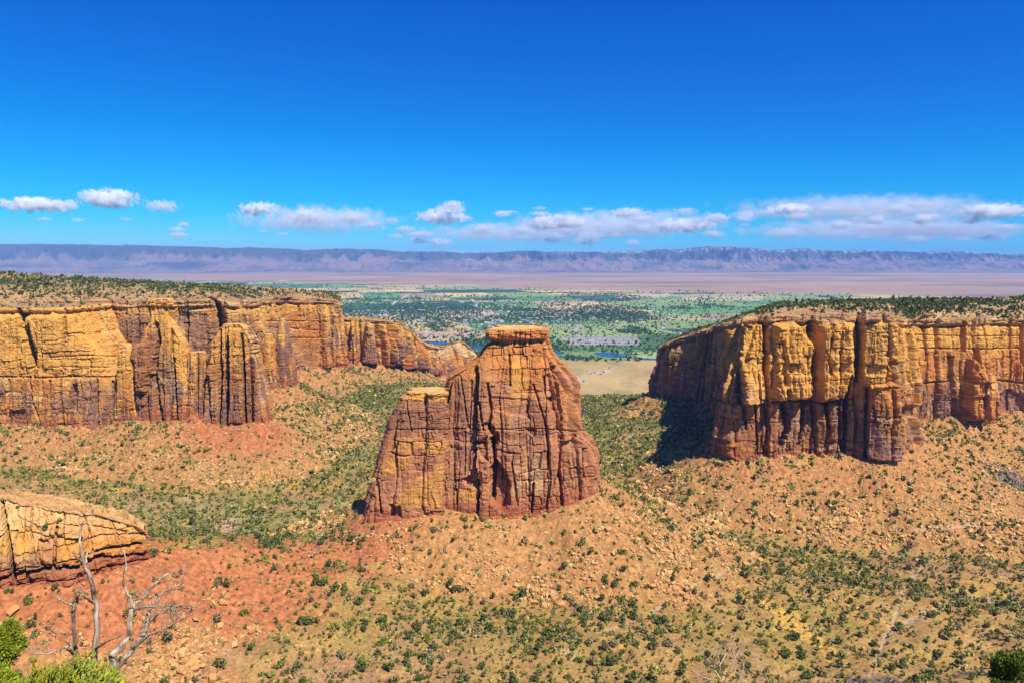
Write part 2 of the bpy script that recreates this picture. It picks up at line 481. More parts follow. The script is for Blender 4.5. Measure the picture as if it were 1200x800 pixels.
def tower(name, lev, seed, nphi=520, nrow=170, n_exp=3.0, levels=((16, 2.4, 1.8), (6, 0.9, 0.9), (2.4, 0.3, 0.35)), bed=0.6, rough=1.0, stamps=(),
          paint=(), varn=0.0, red_base=0.10, kind=None, label=None, cat=None, parent=None, foot=12.0, talus=None, cream=0.0, gold_top=0.5, group=None, captop=0.25, obj=True, zlift=None, topc=None):
    # lev rows: (v, uL, uR, d_front, d_back), top first
    lev = np.asarray(lev, float)
    dm = (lev[:, 3] + lev[:, 4]) / 2
    z = slope_v(lev[:, 0]) * lev[:, 3]
    k = CP + (400 - lev[:, 0]) / FPX * SP
    dl = lev[:, 3] * 0.6 + lev[:, 4] * 0.4
    xl = (lev[:, 1] - 600) / FPX / k * dl; xr = (lev[:, 2] - 600) / FPX / k * dl
    o = np.argsort(z)
    z, xl, xr, yf, yb = z[o], xl[o], xr[o], lev[o, 3], lev[o, 4]
    zb, zt = z[0], z[-1]
    H = zt - zb
    Z = np.concatenate([[zb - foot], np.linspace(zb, zt, nrow)])
    fl = foot * 0.15
    XL, XR, YF, YB = (np.interp(Z, z, a) for a in (xl, xr, yf, yb))
    XL[0] -= fl; XR[0] += fl; YF[0] -= fl; YB[0] += fl
    # soften kinks a little
    ker = np.array([.25, .5, .25])
    for a in (XL, XR, YF, YB):
        for _ in range(2): a[1:-1] = np.convolve(a, ker, 'valid')
    # even spacing round a reference loop that starts at the back
    a0 = (XR - XL).max() / 2; b0 = (YB - YF).max() / 2
    ph2 = np.linspace(0.5 * np.pi, 2.5 * np.pi, 6000)
    px = a0 * np.sign(np.cos(ph2)) * np.abs(np.cos(ph2)) ** (2 / n_exp); py = b0 * np.sign(np.sin(ph2)) * np.abs(np.sin(ph2)) ** (2 / n_exp)
    arc = np.concatenate([[0], np.cumsum(np.hypot(np.diff(px), np.diff(py)))])
    sv = np.linspace(0, arc[-1], nphi, endpoint=False)
    ph3 = np.interp(sv, arc, ph2)
    cx, sx = np.cos(ph3), np.sin(ph3)
    ex = np.sign(cx) * np.abs(cx) ** (2 / n_exp); ey = np.sign(sx) * np.abs(sx) ** (2 / n_exp)
    Zg = np.broadcast_to(Z[:, None], (len(Z), nphi))
    X0 = (XL + XR)[:, None] / 2 + (XR - XL)[:, None] / 2 * ex
    Y0 = (YF + YB)[:, None] / 2 + (YB - YF)[:, None] / 2 * ey
    tx = np.roll(X0, -1, 1) - np.roll(X0, 1, 1); ty = np.roll(Y0, -1, 1) - np.roll(Y0, 1, 1)
    L = np.hypot(tx, ty) + 1e-9
    nx, ny = ty / L, -tx / L
    T = (Zg - zb) / H
    U, V = proj(X0, Y0, Zg)
    front = (ny < 0.3)
    rel = np.where(front, stamp_field(U, V, stamps), 0)
    wid = np.minimum(XR - XL, YB - YF)[:, None]
    # joints stand in vertical planes: measured along x on the faces, along y on the flanks
    def layer(SS, k):
        d = 0
        for li, (sp, am, cr) in enumerate(levels):
            d = d + columns(SS, T, Zg, H, seed * 10 + li + 5 * k, sp, am, cr)
        bk_, bt = all_blocks(SS, Zg, seed * 3 + 50 * k, 0.8 * rough)
        return d + bk_, bt
    SF = X0 - X0.min() + np.where(ny > 0, 700, 0); SS_ = Y0 - Y0.min() + np.where(nx > 0, 900, 300)
    d1, b1 = layer(SF, 0); d2, b2 = layer(SS_, 1)
    wk = sstep(0.62, 0.80, np.abs(nx))
    disp = lerp(d1, d2, wk); btint = lerp(b1, b2, wk); S = lerp(SF, SS_, (wk > 0.5) * 1.0)
    bd = bedding(noise3(X0 * 0.02, Y0 * 0.02) * 20, Zg, seed, bed)
    disp = disp + bd + rough * (1.1 * fbm(X0 * 0.07, Y0 * 0.07, Zg * 0.06, 4) + 0.45 * fbm(X0 * 0.4, Y0 * 0.4, Zg * 0.4, 3))
    disp = disp * np.clip(wid / 25.0, 0.25, 1)
    if captop: disp = disp + sstep(0.93, 0.97, T) * (2.6 * fbm(X0 * 0.13, Y0 * 0.13, Zg * 0.3, 4) + 1.2 * (hash1(np.floor(Zg / 1.7 + 0.4 * noise3(X0 * 0.08, Y0 * 0.08)) * 3.7 + np.floor((X0 + Y0) / 9.0) * 11.3, 3) - 0.5)) * np.clip(wid / 25, 0.2, 1)
    disp = disp + rel
    X = X0 + nx * disp; Y = Y0 + ny * disp
    col = rock_color(X, Y, Zg, S, T, U, V, seed, rel, varn, red_base, gold_top, paint, cream, btint) * (1 + 0.30 * btint[..., None])
    if talus:
        zf = np.full(nphi, zb)
        if zlift: zf = zf + np.interp(U[1], *zlift)
        WALLS.append(dict(x=X0[1], y=Y0[1], z=zf, nx=nx[1], ny=ny[1], k=talus, name=name))
    # top
    cxm, cym = X[-1].mean(), Y[-1].mean()
    rowsX, rowsY, rowsZ, rowsC = [X], [Y], [Zg], [col]
    for q in np.linspace(0.94, 0.0, 14):
        xx = cxm + (X[-1] - cxm) * q; yy = cym + (Y[-1] - cym) * q
        zz = zt + captop * H * 0.05 * (1 - q * q) + 0.5 * fbm(xx * 0.15, yy * 0.15, seed, 3) * min(1, (1 - q) * 8)
        rowsX.append(xx[None]); rowsY.append(yy[None]); rowsZ.append(zz[None])
        rowsC.append(((lerp(C_GOLD, C_CREAM, 0.4) if topc is None else np.array(topc)) * (1 + 0.2 * fbm(xx * 0.1, yy * 0.1, seed)[:, None]))[None])
    X = np.concatenate(rowsX); Y = np.concatenate(rowsY); Zg = np.concatenate(rowsZ); col = np.concatenate(rowsC)
    Vv = np.stack([X, Y, Zg], -1)
    Q = grid_quads(Vv.shape[0], nphi, True)
    if not obj: return Vv.reshape(-1, 3), Q, col.reshape(-1, 3)
    return make_obj(name, Vv, Q, mat=M_rock, col=col, kind=kind, label=label, cat=cat, parent=parent, group=group)
# ------------------------------------------------------------------ the cliffs
PTX = lambda u, v, d: tuple(float(a) for a in pt(u, v, d))

left_stamps = [
    ('slot', [(17, 362), (24, 385), (33, 410), (38, 440)], 9, 3.5), ('recess', [(20, 366), (30, 366), (46, 415), (44, 432), (32, 428)], 8, 5),
    ('slot', [(-20, 441), (40, 442), (90, 441), (140, 441)], 2.6, 1.6), ('slot', [(10, 445), (11, 503)], 4, 1.5), ('slot', [(33, 442), (38, 470), (52, 503)], 3.5, 1.4),
    ('slot', [(60, 445), (62, 502)], 3.5, 1.3), ('recess', [(84, 448), (92, 448), (92, 482), (82, 480)], 5, 3), ('slot', [(115, 443), (118, 497)], 3, 1.3), ('slot', [(132, 446), (137, 495)], 3, 1.5),
    ('recess', [(12, 480), (30, 478), (34, 502), (12, 504)], 4, 4), ('slot', [(75, 392), (95, 390), (100, 392)], 2, 1.4), ('slot', [(88, 362), (90, 378)], 3, 2), ('slot', [(42, 390), (44, 420)], 2, 1.5),
    ('slot', [(60, 418), (100, 416), (150, 418)], 1.5, 1.2), ('slot', [(60, 429), (130, 430)], 1.2, 1.0),
    ('slot', [(252, 350), (258, 362), (261, 385)], 14, 3.5), ('bump', [(262, 352), (278, 352), (300, 380), (318, 430), (285, 440), (264, 400)], 12, 14),
    ('recess', [(120, 372), (165, 372), (165, 420), (140, 420)], 3, 12), ('recess', [(204, 365), (246, 365), (250, 420), (225, 420)], 3, 10),
    ('slot', [(385, 352), (386, 430)], 7, 1.6), ('bump', [(376, 353), (384, 353), (386, 430), (374, 432)], 6, 4), ('bump', [(388, 354), (397, 356), (402, 432), (386, 432)], 7, 4),
    ('slot', [(350, 356), (352, 372)], 3, 1.5), ('slot', [(300, 383), (370, 387)], 1.5, 1.0), ('slot', [(300, 376), (378, 377)], 1.5, 1.0), ('slot', [(340, 396), (378, 396)], 1.4, 1.0),
    ('bump', [(303, 368), (312, 376), (322, 410), (330, 446), (305, 448)], 9, 6),
]
left_paint = [  # several dark patches follow the recesses carved above
    ('gold', [(-200, 360), (105, 360), (120, 392), (150, 440), (-200, 441)], 0.85, 12), ('varnish_shade', [(112, 368), (172, 366), (172, 425), (145, 430)], 0.9, 10),
    ('varnish_shade', [(198, 366), (250, 364), (300, 378), (300, 430), (225, 430)], 0.75, 12), ('gold', [(110, 355), (320, 352), (320, 366), (110, 367)], 0.6, 6),
    ('varnish_shade', [(64, 462), (84, 450), (108, 455), (108, 485), (62, 490)], 0.8, 8), ('varnish_shade', [(10, 478), (34, 476), (36, 503), (10, 504)], 0.8, 6), ('varnish_shade', [(116, 450), (140, 448), (142, 492), (118, 494)], 0.7, 8),
    ('orange', [(336, 350), (376, 350), (376, 432), (350, 430)], 0.75, 10), ('gold', [(338, 349), (378, 350), (378, 362), (340, 364)], 0.8, 5), ('varnish_shade', [(296, 378), (330, 385), (335, 445), (300, 445)], 0.6, 10),
    ('varnish_shade', [(350, 404), (376, 404), (376, 430), (352, 430)], 0.55, 6),
]
left = cliff('mesa', [(-520, 478, 990, 355, 10), (-330, 478, 985, 355, 10), (-160, 480, 975, 355, 10), (0, 481, 968, 354, 10), (110, 482, 962, 353, 10), (180, 483, 962, 353, 10), (240, 477, 985, 353, 9), (296, 471, 1010, 352, 12), (318, 455, 1080, 352, 22), (326, 446, 1180, 350, 22), (338, 437, 1265, 349, 10), (372, 430, 1310, 350, 7), (388, 429, 1330, 351, 6), (400, 428, 1345, 353, 6), (404, 424, 1420, 357, 6)],
             [PTX(-560, 312, 1080), PTX(-340, 317, 1080), PTX(-160, 320, 1080), PTX(0, 324, 1090), PTX(120, 331, 1130), PTX(250, 339, 1200), PTX(340, 343.5, 1290), PTX(400, 349, 1480)],
             21, ds=0.8, nrow=170, stamps=[t for t in left_stamps if max(p[0] for p in t[1]) > 165], paint=left_paint[1:4] + left_paint[7:], levels=((32, 4.8, 4), (14, 2.2, 2.4), (5, 0.5, 0.5)), bed=0.55, cap=8, bench=8, talus=0.60, varn=0.08, red_base=0.05,
             label='long golden sandstone mesa with sheer cliffs on the left side of the canyon', nback=120)
V_, Q_, C_ = tower('big', [(361, -420, 103, 880, 985), (362, -420, 106, 877, 985), (365.5, -420, 105.5, 877, 985), (367, -420, 104, 881, 985), (372, -420, 108, 876, 985), (395, -420, 121, 874, 985), (418, -420, 140, 872, 985), (440, -420, 153, 870, 985), (443, -420, 156, 868, 985), (462, -420, 164, 866, 985), (499, -420, 171, 863, 985)], 22, nphi=2300, nrow=190, n_exp=9.0,
      stamps=[t for t in left_stamps if max(p[0] for p in t[1]) <= 165], paint=left_paint[:1] + left_paint[4:7], levels=((36, 3.6, 3.5), (15, 1.6, 2.2), (5, 0.4, 0.4)), bed=0.45, varn=-0.1, red_base=0.05, talus=0.6, captop=0.0, obj=False, topc=(0.40, 0.24, 0.12))
make_obj('buttress', V_, Q_, mat=M_rock, col=C_, parent=left['ob'], label='broad bright golden buttress with a slanting right edge')

far_stamps = []
for (u0, u1, v0, v1, dp) in ((408, 418, 378, 428, 16), (424, 436, 377, 425, 20), (440, 449, 379, 428, 14), (452, 466, 380, 428, 24), (470, 482, 384, 432, 18), (488, 496, 392, 432, 12), (504, 512, 402, 438, 10), (522, 550, 400, 440, 8)):
    far_stamps.append(('bump', [((u0 + u1) / 2 - 1.5, v0), ((u0 + u1) / 2 + 2, v0), (u1 + 3, v1), (u0 - 1, v1)], dp, (u1 - u0) * 0.6))
far = cliff('promontory', [(385, 421, 1440, 371, 8), (410, 422, 1445, 373, 8), (435, 424, 1455, 375, 9), (470, 431, 1500, 378, 10), (485, 434, 1530, 389, 11), (498, 437, 1560, 403, 11), (514, 439, 1590, 408, 8), (526, 440, 1620, 405, 8), (540, 441, 1650, 399, 9), (551, 440, 1690, 402, 8), (556, 434, 1770, 412, 9)],
            [PTX(385, 369, 1560), PTX(430, 372, 1590), PTX(470, 377, 1630), PTX(498, 402, 1650), PTX(520, 406, 1700), PTX(540, 399, 1740), PTX(554, 410, 1850)], 33, ds=0.9, nrow=110, stamps=far_stamps,
            paint=[('cream', [(520, 397), (555, 400), (556, 418), (500, 418)], 0.85, 6), ('gold', [(400, 370), (500, 378), (500, 398), (400, 390)], 0.6, 8)], levels=((20, 7.0, 6), (8, 2.8, 3.0), (3.4, 0.7, 0.7)),
            bed=0.6, cap=4, bench=1.0, nback=40, talus=0.5, varn=0.15, top_green=0.4, label='distant low sandstone cliff dropping towards the valley behind the left mesa')

right_stamps = [
    ('slot', [(870, 385), (866, 420), (868, 470)], 6, 3), ('bump', [(838, 375), (866, 376), (868, 440), (862, 533), (824, 533), (834, 440)], 6, 12),
    ('bump', [(868, 428), (890, 411), (895, 470), (868, 472)], 17, 8), ('bump', [(872, 420), (886, 380), (893, 380), (893, 416)], 6, 6),
    ('slot', [(897, 383), (895, 420), (893, 466)], 10, 3.0), ('bump', [(902, 379), (930, 375), (948, 400), (948, 440), (946, 466), (912, 470), (899, 462), (904, 420)], 21, 15),
    ('recess', [(905, 398), (913, 396), (918, 445), (912, 455), (905, 440)], 6, 4),
    ('slot', [(951, 378), (950, 400), (949, 432)], 14, 4.5), ('bump', [(956, 380), (975, 374), (1000, 378), (1002, 440), (990, 468), (950, 468), (953, 430)], 18, 14),
    ('slot', [(973, 395), (966, 420), (972, 436)], 5, 2.5), ('slot', [(1005, 366), (1006, 400), (1004, 446)], 7, 2.2),
    ('bump', [(1009, 362), (1030, 362), (1037, 380), (1036, 452), (1010, 452)], 11, 10), ('slot', [(1037, 420), (1034, 455)], 5, 2), ('bump', [(1038, 376), (1052, 380), (1066, 420), (1066, 476), (1040, 478)], 11, 11),
    ('bump', [(1020, 448), (1040, 446), (1046, 500), (1049, 538), (1016, 538), (1018, 480)], 9, 8), ('slot', [(1016, 455), (1014, 535)], 5, 2.2), ('bump', [(1049, 488), (1064, 486), (1068, 528), (1048, 532)], 7, 6),
    ('slot', [(1069, 378), (1069, 420), (1066, 456)], 10, 2.6),
    ('slot', [(894, 468), (899, 500), (893, 533)], 4, 1.8), ('slot', [(915, 455), (921, 500), (912, 520)], 10, 4), ('slot', [(944, 460), (940, 490), (934, 520)], 6, 2.4), ('slot', [(952, 470), (955, 528)], 6, 2.2),
    ('slot', [(966, 470), (970, 500)], 7, 3.4), ('slot', [(984, 472), (986, 530)], 4, 1.5), ('slot', [(997, 440), (991, 470), (990, 530)], 9, 2.8), ('slot', [(882, 470), (886, 530)], 4, 1.6), ('slot', [(870, 472), (872, 500)], 5, 2),
    ('slot', [(850, 470), (900, 468), (960, 470), (1000, 468)], 2.6, 1.8), ('slot', [(860, 493), (1000, 493)], 0.9, 1), ('slot', [(905, 444), (1000, 442)], 0.9, 1),
    ('slot', [(1127, 378), (1126, 410)], 6, 2.2), ('bump', [(1128, 418), (1134, 420), (1141, 446), (1143, 488), (1120, 490), (1126, 440)], 17, 8), ('slot', [(1112, 418), (1114, 490)], 9, 3),
    ('slot', [(1140, 408), (1143, 430)], 5, 2), ('slot', [(1146, 450), (1158, 443), (1200, 449), (1260, 449)], 3, 1.6), ('recess', [(1158, 483), (1164, 460), (1180, 453), (1196, 462), (1199, 484)], 4, 5),
    ('slot', [(1075, 450), (1110, 446)], 2.4, 1.5), ('slot', [(1185, 376), (1178, 395)], 3, 1.5), ('slot', [(1075, 408), (1250, 408)], 1.6, 1.3), ('slot', [(1075, 393), (1250, 394)], 1.0, 1.0),
]
right_paint = [
    ('gold', [(846, 374), (1120, 374), (1300, 374), (1300, 405), (1066, 410), (1066, 440), (995, 462), (905, 462), (850, 430)], 0.85, 10),
    ('varnish_shade', [(835, 470), (1000, 466), (1015, 480), (1015, 532), (835, 530)], 0.7, 22), ('varnish_shade', [(1072, 450), (1112, 448), (1112, 488), (1072, 490)], 0.8, 8),
    ('purple', [(1159, 483), (1164, 461), (1180, 454), (1196, 463), (1199, 484)], 0.9, 3), ('orange', [(1080, 412), (1300, 410), (1300, 446), (1140, 446)], 0.7, 8), ('varnish_shade', [(1022, 470), (1046, 478), (1048, 540), (1020, 538)], 0.6, 8),
    ('varnish_shade', [(1036, 420), (1052, 420), (1056, 460), (1040, 470)], 0.6, 5), ('varnish_shade', [(760, 400), (850, 372), (846, 475), (755, 475)], 0.6, 12), ('varnish_shade', [(1004, 363), (1030, 362), (1034, 376), (1006, 380)], 0.8, 5),  # the leftmost patch paints in the shade of the mesa's left face
]
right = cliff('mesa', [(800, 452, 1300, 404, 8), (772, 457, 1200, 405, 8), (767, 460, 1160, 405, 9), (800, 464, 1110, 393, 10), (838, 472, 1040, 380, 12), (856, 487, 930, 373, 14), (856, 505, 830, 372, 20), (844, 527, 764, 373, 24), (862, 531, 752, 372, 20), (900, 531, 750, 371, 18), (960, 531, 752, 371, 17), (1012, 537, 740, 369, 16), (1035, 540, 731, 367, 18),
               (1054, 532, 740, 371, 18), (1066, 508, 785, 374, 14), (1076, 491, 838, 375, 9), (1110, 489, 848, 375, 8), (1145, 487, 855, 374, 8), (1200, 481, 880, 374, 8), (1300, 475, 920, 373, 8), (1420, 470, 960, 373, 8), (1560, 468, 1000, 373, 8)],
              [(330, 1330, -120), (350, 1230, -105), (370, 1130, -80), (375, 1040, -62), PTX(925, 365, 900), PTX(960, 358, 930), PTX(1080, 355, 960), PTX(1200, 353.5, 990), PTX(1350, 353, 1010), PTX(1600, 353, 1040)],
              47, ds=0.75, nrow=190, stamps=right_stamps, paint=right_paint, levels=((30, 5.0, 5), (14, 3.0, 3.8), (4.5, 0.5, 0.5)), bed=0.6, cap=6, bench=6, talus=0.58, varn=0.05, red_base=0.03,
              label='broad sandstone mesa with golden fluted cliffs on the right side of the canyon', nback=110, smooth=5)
M_mesa_ids = (left, right)

out_stamps = [('slot', [(-40, 616), (20, 622), (62, 628), (110, 631)], 1.4, 1.2), ('slot', [(66, 612), (110, 616), (150, 622)], 1.3, 1.2), ('slot', [(20, 650), (60, 643), (120, 626), (168, 624)], 1.5, 1.3), ('slot', [(98, 600), (104, 622), (101, 640)], 2.2, 1.6), ('slot', [(132, 610), (137, 632)], 2, 1.4), ('slot', [(38, 596), (36, 622), (42, 655)], 2, 1.4), ('slot', [(0, 668), (60, 660), (100, 650)], 1.6, 1.3), ('slot', [(90, 671), (170, 655)], 2, 1.4), ('slot', [(20, 686), (100, 672)], 1.6, 1.3), ('recess', [(66, 628), (98, 626), (98, 645), (68, 650)], 2.5, 4), ('slot', [(2, 590), (8, 620), (14, 655), (18, 680)], 7, 3), ('slot', [(66, 615), (63, 668)], 4, 2), ('recess', [(44, 632), (56, 630), (60, 638), (46, 640)], 4, 3), ('slot', [(-40, 676), (0, 678), (40, 668), (90, 662), (120, 650)], 6, 3),
              ('slot', [(100, 648), (140, 640), (172, 634)], 5, 2.5), ('slot', [(90, 656), (172, 648)], 3, 2), ('slot', [(22, 604), (48, 618)], 1, 1.2)]
out = cliff('rock_outcrop', [(-200, 712, 385, 584, 44), (-80, 704, 398, 584, 42), (0, 696, 408, 584, 38), (60, 688, 420, 591, 30), (100, 680, 430, 598, 22), (140, 670, 442, 604, 12), (165, 662, 454, 612, 6), (178, 655, 468, 622, 5), (172, 648, 495, 634, 6)],
            [PTX(-220, 568, 490), PTX(-80, 571, 490), PTX(0, 573, 492), PTX(50, 580, 494), PTX(100, 590, 498), PTX(145, 600, 504), PTX(172, 613, 512)], 58, ds=0.4, nrow=170, stamps=out_stamps,
            paint=[('gold', [(-100, 560), (180, 580), (178, 642), (100, 652), (60, 655), (-100, 650)], 0.75, 9), ('cream', [(-100, 560), (180, 580), (178, 630), (60, 630), (-100, 620)], 0.5, 9), ('orange', [(60, 610), (178, 615), (178, 640), (60, 650)], 0.5, 9), ('red', [(-100, 672), (60, 662), (110, 652), (178, 642), (178, 668), (60, 694), (-100, 712)], 0.85, 3), ('varnish_shade', [(-100, 645), (20, 645), (62, 640), (62, 664), (-100, 682)], 0.6, 8)],
            levels=((24, 2.0, 2), (8, 1.2, 0.8), (2.6, 0.35, 0.3)), bed=1.3, cap=0.6, bench=2.0, talus=0.5, red_base=0.2, plunge=lambda t: np.where(t < 0.42, t * 0.22, 0.0924 + (t - 0.42) * 1.565), nback=60, top_green=0.0, top_col=(0.56, 0.31, 0.11), led_h=0.0,
            kind='thing', label='golden sandstone outcrop over thin red beds at the lower left edge', cat='rock outcrop', smooth=4, rough=2.0, rim=1.0, under=0.0, lump=3.2, maxin=45.0)

# free-standing towers in front of the left mesa
tower('rock_spire', [(351, 175, 201, 872, 892), (358, 175, 202, 872, 892), (361, 179, 196, 875, 888), (372, 178, 199, 873, 890), (385, 175, 206, 871, 893), (400, 170, 216, 868, 896), (430, 164, 222, 865, 900), (460, 164, 231, 862, 903), (494, 165, 240, 858, 906)],
      71, n_exp=3.6, stamps=[('slot', [(182, 380), (186, 400), (180, 430), (185, 470), (190, 490)], 7, 3), ('slot', [(203, 420), (206, 460), (208, 492)], 6, 2), ('bump', [(164, 400), (176, 402), (178, 460), (163, 458)], 6, 6), ('slot', [(176, 440), (174, 470)], 6, 3)],
      paint=[('gold', [(185, 362), (198, 362), (222, 430), (238, 470), (205, 440)], 0.9, 5), ('varnish_shade', [(160, 400), (188, 380), (200, 450), (205, 492), (160, 492)], 0.6, 8)], cat='rock spire', label='tallest spire of the left mesa, tapering, with a small flat cap on its neck', talus=0.6, levels=((14, 3.0, 2.4), (6, 1.2, 1.2), (2.4, 0.35, 0.4)), captop=0.1)  # dark patch on the left flank paints in the spire's own shadow
tower('rock_spire', [(380, 263, 282, 868, 884), (386, 257, 289, 866, 888), (400, 250, 296, 864, 892), (430, 246, 303, 862, 895), (465, 243, 308, 860, 898), (498, 241, 312, 856, 902)],
      72, n_exp=3.0, stamps=[('slot', [(257, 388), (259, 440), (256, 495)], 11, 2.2), ('slot', [(267, 395), (269, 430), (266, 492)], 9, 2.6), ('slot', [(284, 392), (286, 440), (288, 495)], 10, 2.0), ('slot', [(295, 405), (297, 495)], 9, 1.8), ('bump', [(269, 384), (283, 386), (285, 495), (268, 495)], 4, 6), ('slot', [(246, 440), (247, 495)], 6, 2)],
      paint=[('gold', [(268, 380), (284, 382), (284, 440), (270, 430)], 0.8, 4), ('varnish_shade', [(240, 430), (312, 420), (312, 498), (240, 498)], 0.5, 10)], cat='rock spire', label='cluster of fused golden columns at the right end of the left mesa spires', talus=0.6, levels=((9, 2.2, 2.6), (4, 0.8, 1.0), (2.0, 0.3, 0.4)), captop=0.1)
tower('rock_pillar', [(413, 224, 238, 868, 884), (420, 222, 240, 866, 886), (450, 221, 241, 865, 888), (492, 219, 244, 862, 892)], 73, nphi=260, nrow=90, n_exp=2.6, stamps=[('slot', [(232, 414), (231, 490)], 7, 2)],
      cat='rock pillar', label='short twin pillar standing in the gap between the two tallest left spires', levels=((8, 1.4, 1.6), (3, 0.5, 0.6)), talus=0.6, captop=0.1)
tower('rock_pillar', [(411, 143, 155, 866, 882), (420, 140, 158, 864, 884), (450, 139, 160, 863, 886), (494, 136, 166, 860, 890)], 74, nphi=260, nrow=90, n_exp=2.6,
      cat='rock pillar', label='stubby golden pillar at the right foot of the big left buttress', levels=((8, 1.4, 1.6), (3, 0.5, 0.6)), talus=0.6, captop=0.1, paint=[('gold', [(130, 405), (170, 405), (170, 450), (130, 450)], 0.8, 5)])
tower('rock_pillar', [(374, 329, 333, 1010, 1022), (382, 327, 336, 1008, 1026), (405, 324, 340, 1004, 1034), (430, 322, 343, 1001, 1040), (455, 319, 347, 998, 1046)], 75, nphi=260, nrow=110, n_exp=2.4,
      cat='rock pillar', label='pointed dark fin standing right of the left mesa columns', levels=((8, 1.6, 1.6), (3, 0.5, 0.6)), talus=0.6, varn=0.35, captop=0.1)
tower('rock_pillar', [(392, 311, 318, 985, 998), (400, 308, 320, 983, 1000), (425, 306, 321, 981, 1004), (456, 303, 325, 978, 1008)], 76, nphi=220, nrow=90, n_exp=2.6,
      cat='rock pillar', label='small rounded pillar just left of the pointed dark fin', levels=((7, 1.2, 1.4), (3, 0.5, 0.6)), talus=0.6, captop=0.1)

# the great butte in the middle
bst = [('slot', [(597, 415), (598, 450)], 3, 1.6), ('slot', [(572, 448), (576, 480), (573, 500)], 3.5, 2), ('slot', [(572, 495), (582, 510), (578, 528)], 5, 4), ('recess', [(558, 515), (572, 505), (574, 540), (562, 535)], 5, 5),
       ('recess', [(572, 545), (583, 535), (592, 545), (599, 560), (600, 590), (588, 600), (574, 585)], 9, 7), ('slot', [(577, 512), (581, 545), (578, 585)], 7, 3), ('recess', [(540, 560), (556, 552), (566, 565), (560, 572), (548, 570)], 4, 4),
       ('slot', [(524, 470), (519, 520), (516, 560)], 8, 3), ('slot', [(520, 560), (521, 590)], 4, 1.5), ('slot', [(465, 501), (520, 502), (560, 501), (625, 500), (690, 505)], 1.4, 1.0), ('slot', [(540, 440), (546, 480), (549, 500)], 2.5, 1.3), ('slot', [(553, 445), (551, 500)], 2, 1.2),
       ('slot', [(562, 470), (567, 500)], 3, 2), ('recess', [(632, 440), (646, 436), (652, 470), (640, 476)], 5, 6), ('bump', [(650, 440), (662, 455), (668, 480), (668, 515), (655, 520), (648, 470)], 6, 8), ('slot', [(650, 430), (653, 470), (658, 520), (655, 560)], 5, 2.2),
       ('recess', [(640, 465), (652, 462), (654, 480), (642, 484)], 4, 4), ('slot', [(625, 450), (640, 500), (645, 560), (640, 595)], 2.5, 1.6), ('slot', [(657, 560), (659, 592)], 6, 2.4), ('slot', [(625, 565), (623, 600)], 4, 1.6), ('slot', [(682, 525), (683, 560)], 4, 1.6), ('recess', [(612, 500), (630, 500), (626, 512)], 3, 3),
       ('slot', [(600, 540), (606, 590)], 2, 1.4), ('slot', [(530, 520), (536, 590)], 2, 1.4), ('slot', [(546, 505), (545, 555)], 2, 1.2)]
bpaint = [('brown', [(500, 380), (705, 380), (705, 620), (500, 620)], 0.82, 8), ('orange', [(560, 380), (645, 380), (655, 430), (630, 460), (600, 440), (560, 450), (528, 446), (528, 430)], 0.8, 10), ('gold', [(600, 420), (616, 420), (610, 470), (600, 468)], 0.6, 6), ('varnish_shade', [(526, 448), (560, 446), (560, 540), (524, 540)], 0.55, 14),
          ('cream', [(612, 535), (628, 530), (640, 560), (612, 590), (600, 590)], 0.45, 10), ('gold', [(560, 565), (572, 570), (570, 588), (530, 590), (534, 575)], 0.6, 6), ('orange', [(655, 440), (668, 470), (664, 510), (652, 500)], 0.6, 8), ('varnish_shade', [(600, 470), (650, 480), (640, 540), (580, 530)], 0.4, 14),
          ('red', [(500, 590), (700, 572), (700, 612), (500, 612)], 0.75, 5)]
butte = tower('rock_butte', [(386, 577, 635, 605, 639), (387.2, 574, 638, 602, 641), (391.5, 573, 638.5, 601.5, 641), (392.2, 575, 637.5, 603, 640), (393.2, 574, 638.5, 602, 641), (397, 574, 638, 602, 641), (397.8, 577.5, 637, 607.5, 637), (401.5, 577.5, 637.5, 607, 637), (405, 572, 639, 604.5, 640), (414, 567, 641, 603, 642), (422, 561, 646, 601, 644), (431, 547, 653.5, 598, 646), (438, 535, 658.5, 596, 647), (443.5, 528, 662.5, 594, 648), (458, 525.5, 668.5, 592, 651), (470, 525, 668.5, 590, 653), (480, 524, 668, 589, 654),
                             (503, 522, 669, 586, 657), (512, 521, 672, 586, 658), (520, 520, 681, 584, 659), (530, 519, 689, 582, 660), (546, 518, 695, 580, 662), (575, 516, 697, 577, 665), (603, 514, 698, 574, 667)], 81, nphi=900, nrow=300, n_exp=4.2, stamps=bst, paint=bpaint,
              varn=0.30, red_base=0.07, talus=0.52, cat='rock butte', label='massive free-standing red sandstone butte with a flat caprock in the middle of the canyon',
              levels=((24, 3.4, 2.6), (9, 1.3, 1.4), (2.8, 0.25, 0.3)), bed=0.35, rough=0.9, zlift=([434, 520, 560, 620, 660, 697], [-3, 5, 1, -2, 3, 10]), captop=0.15, gold_top=0.9)
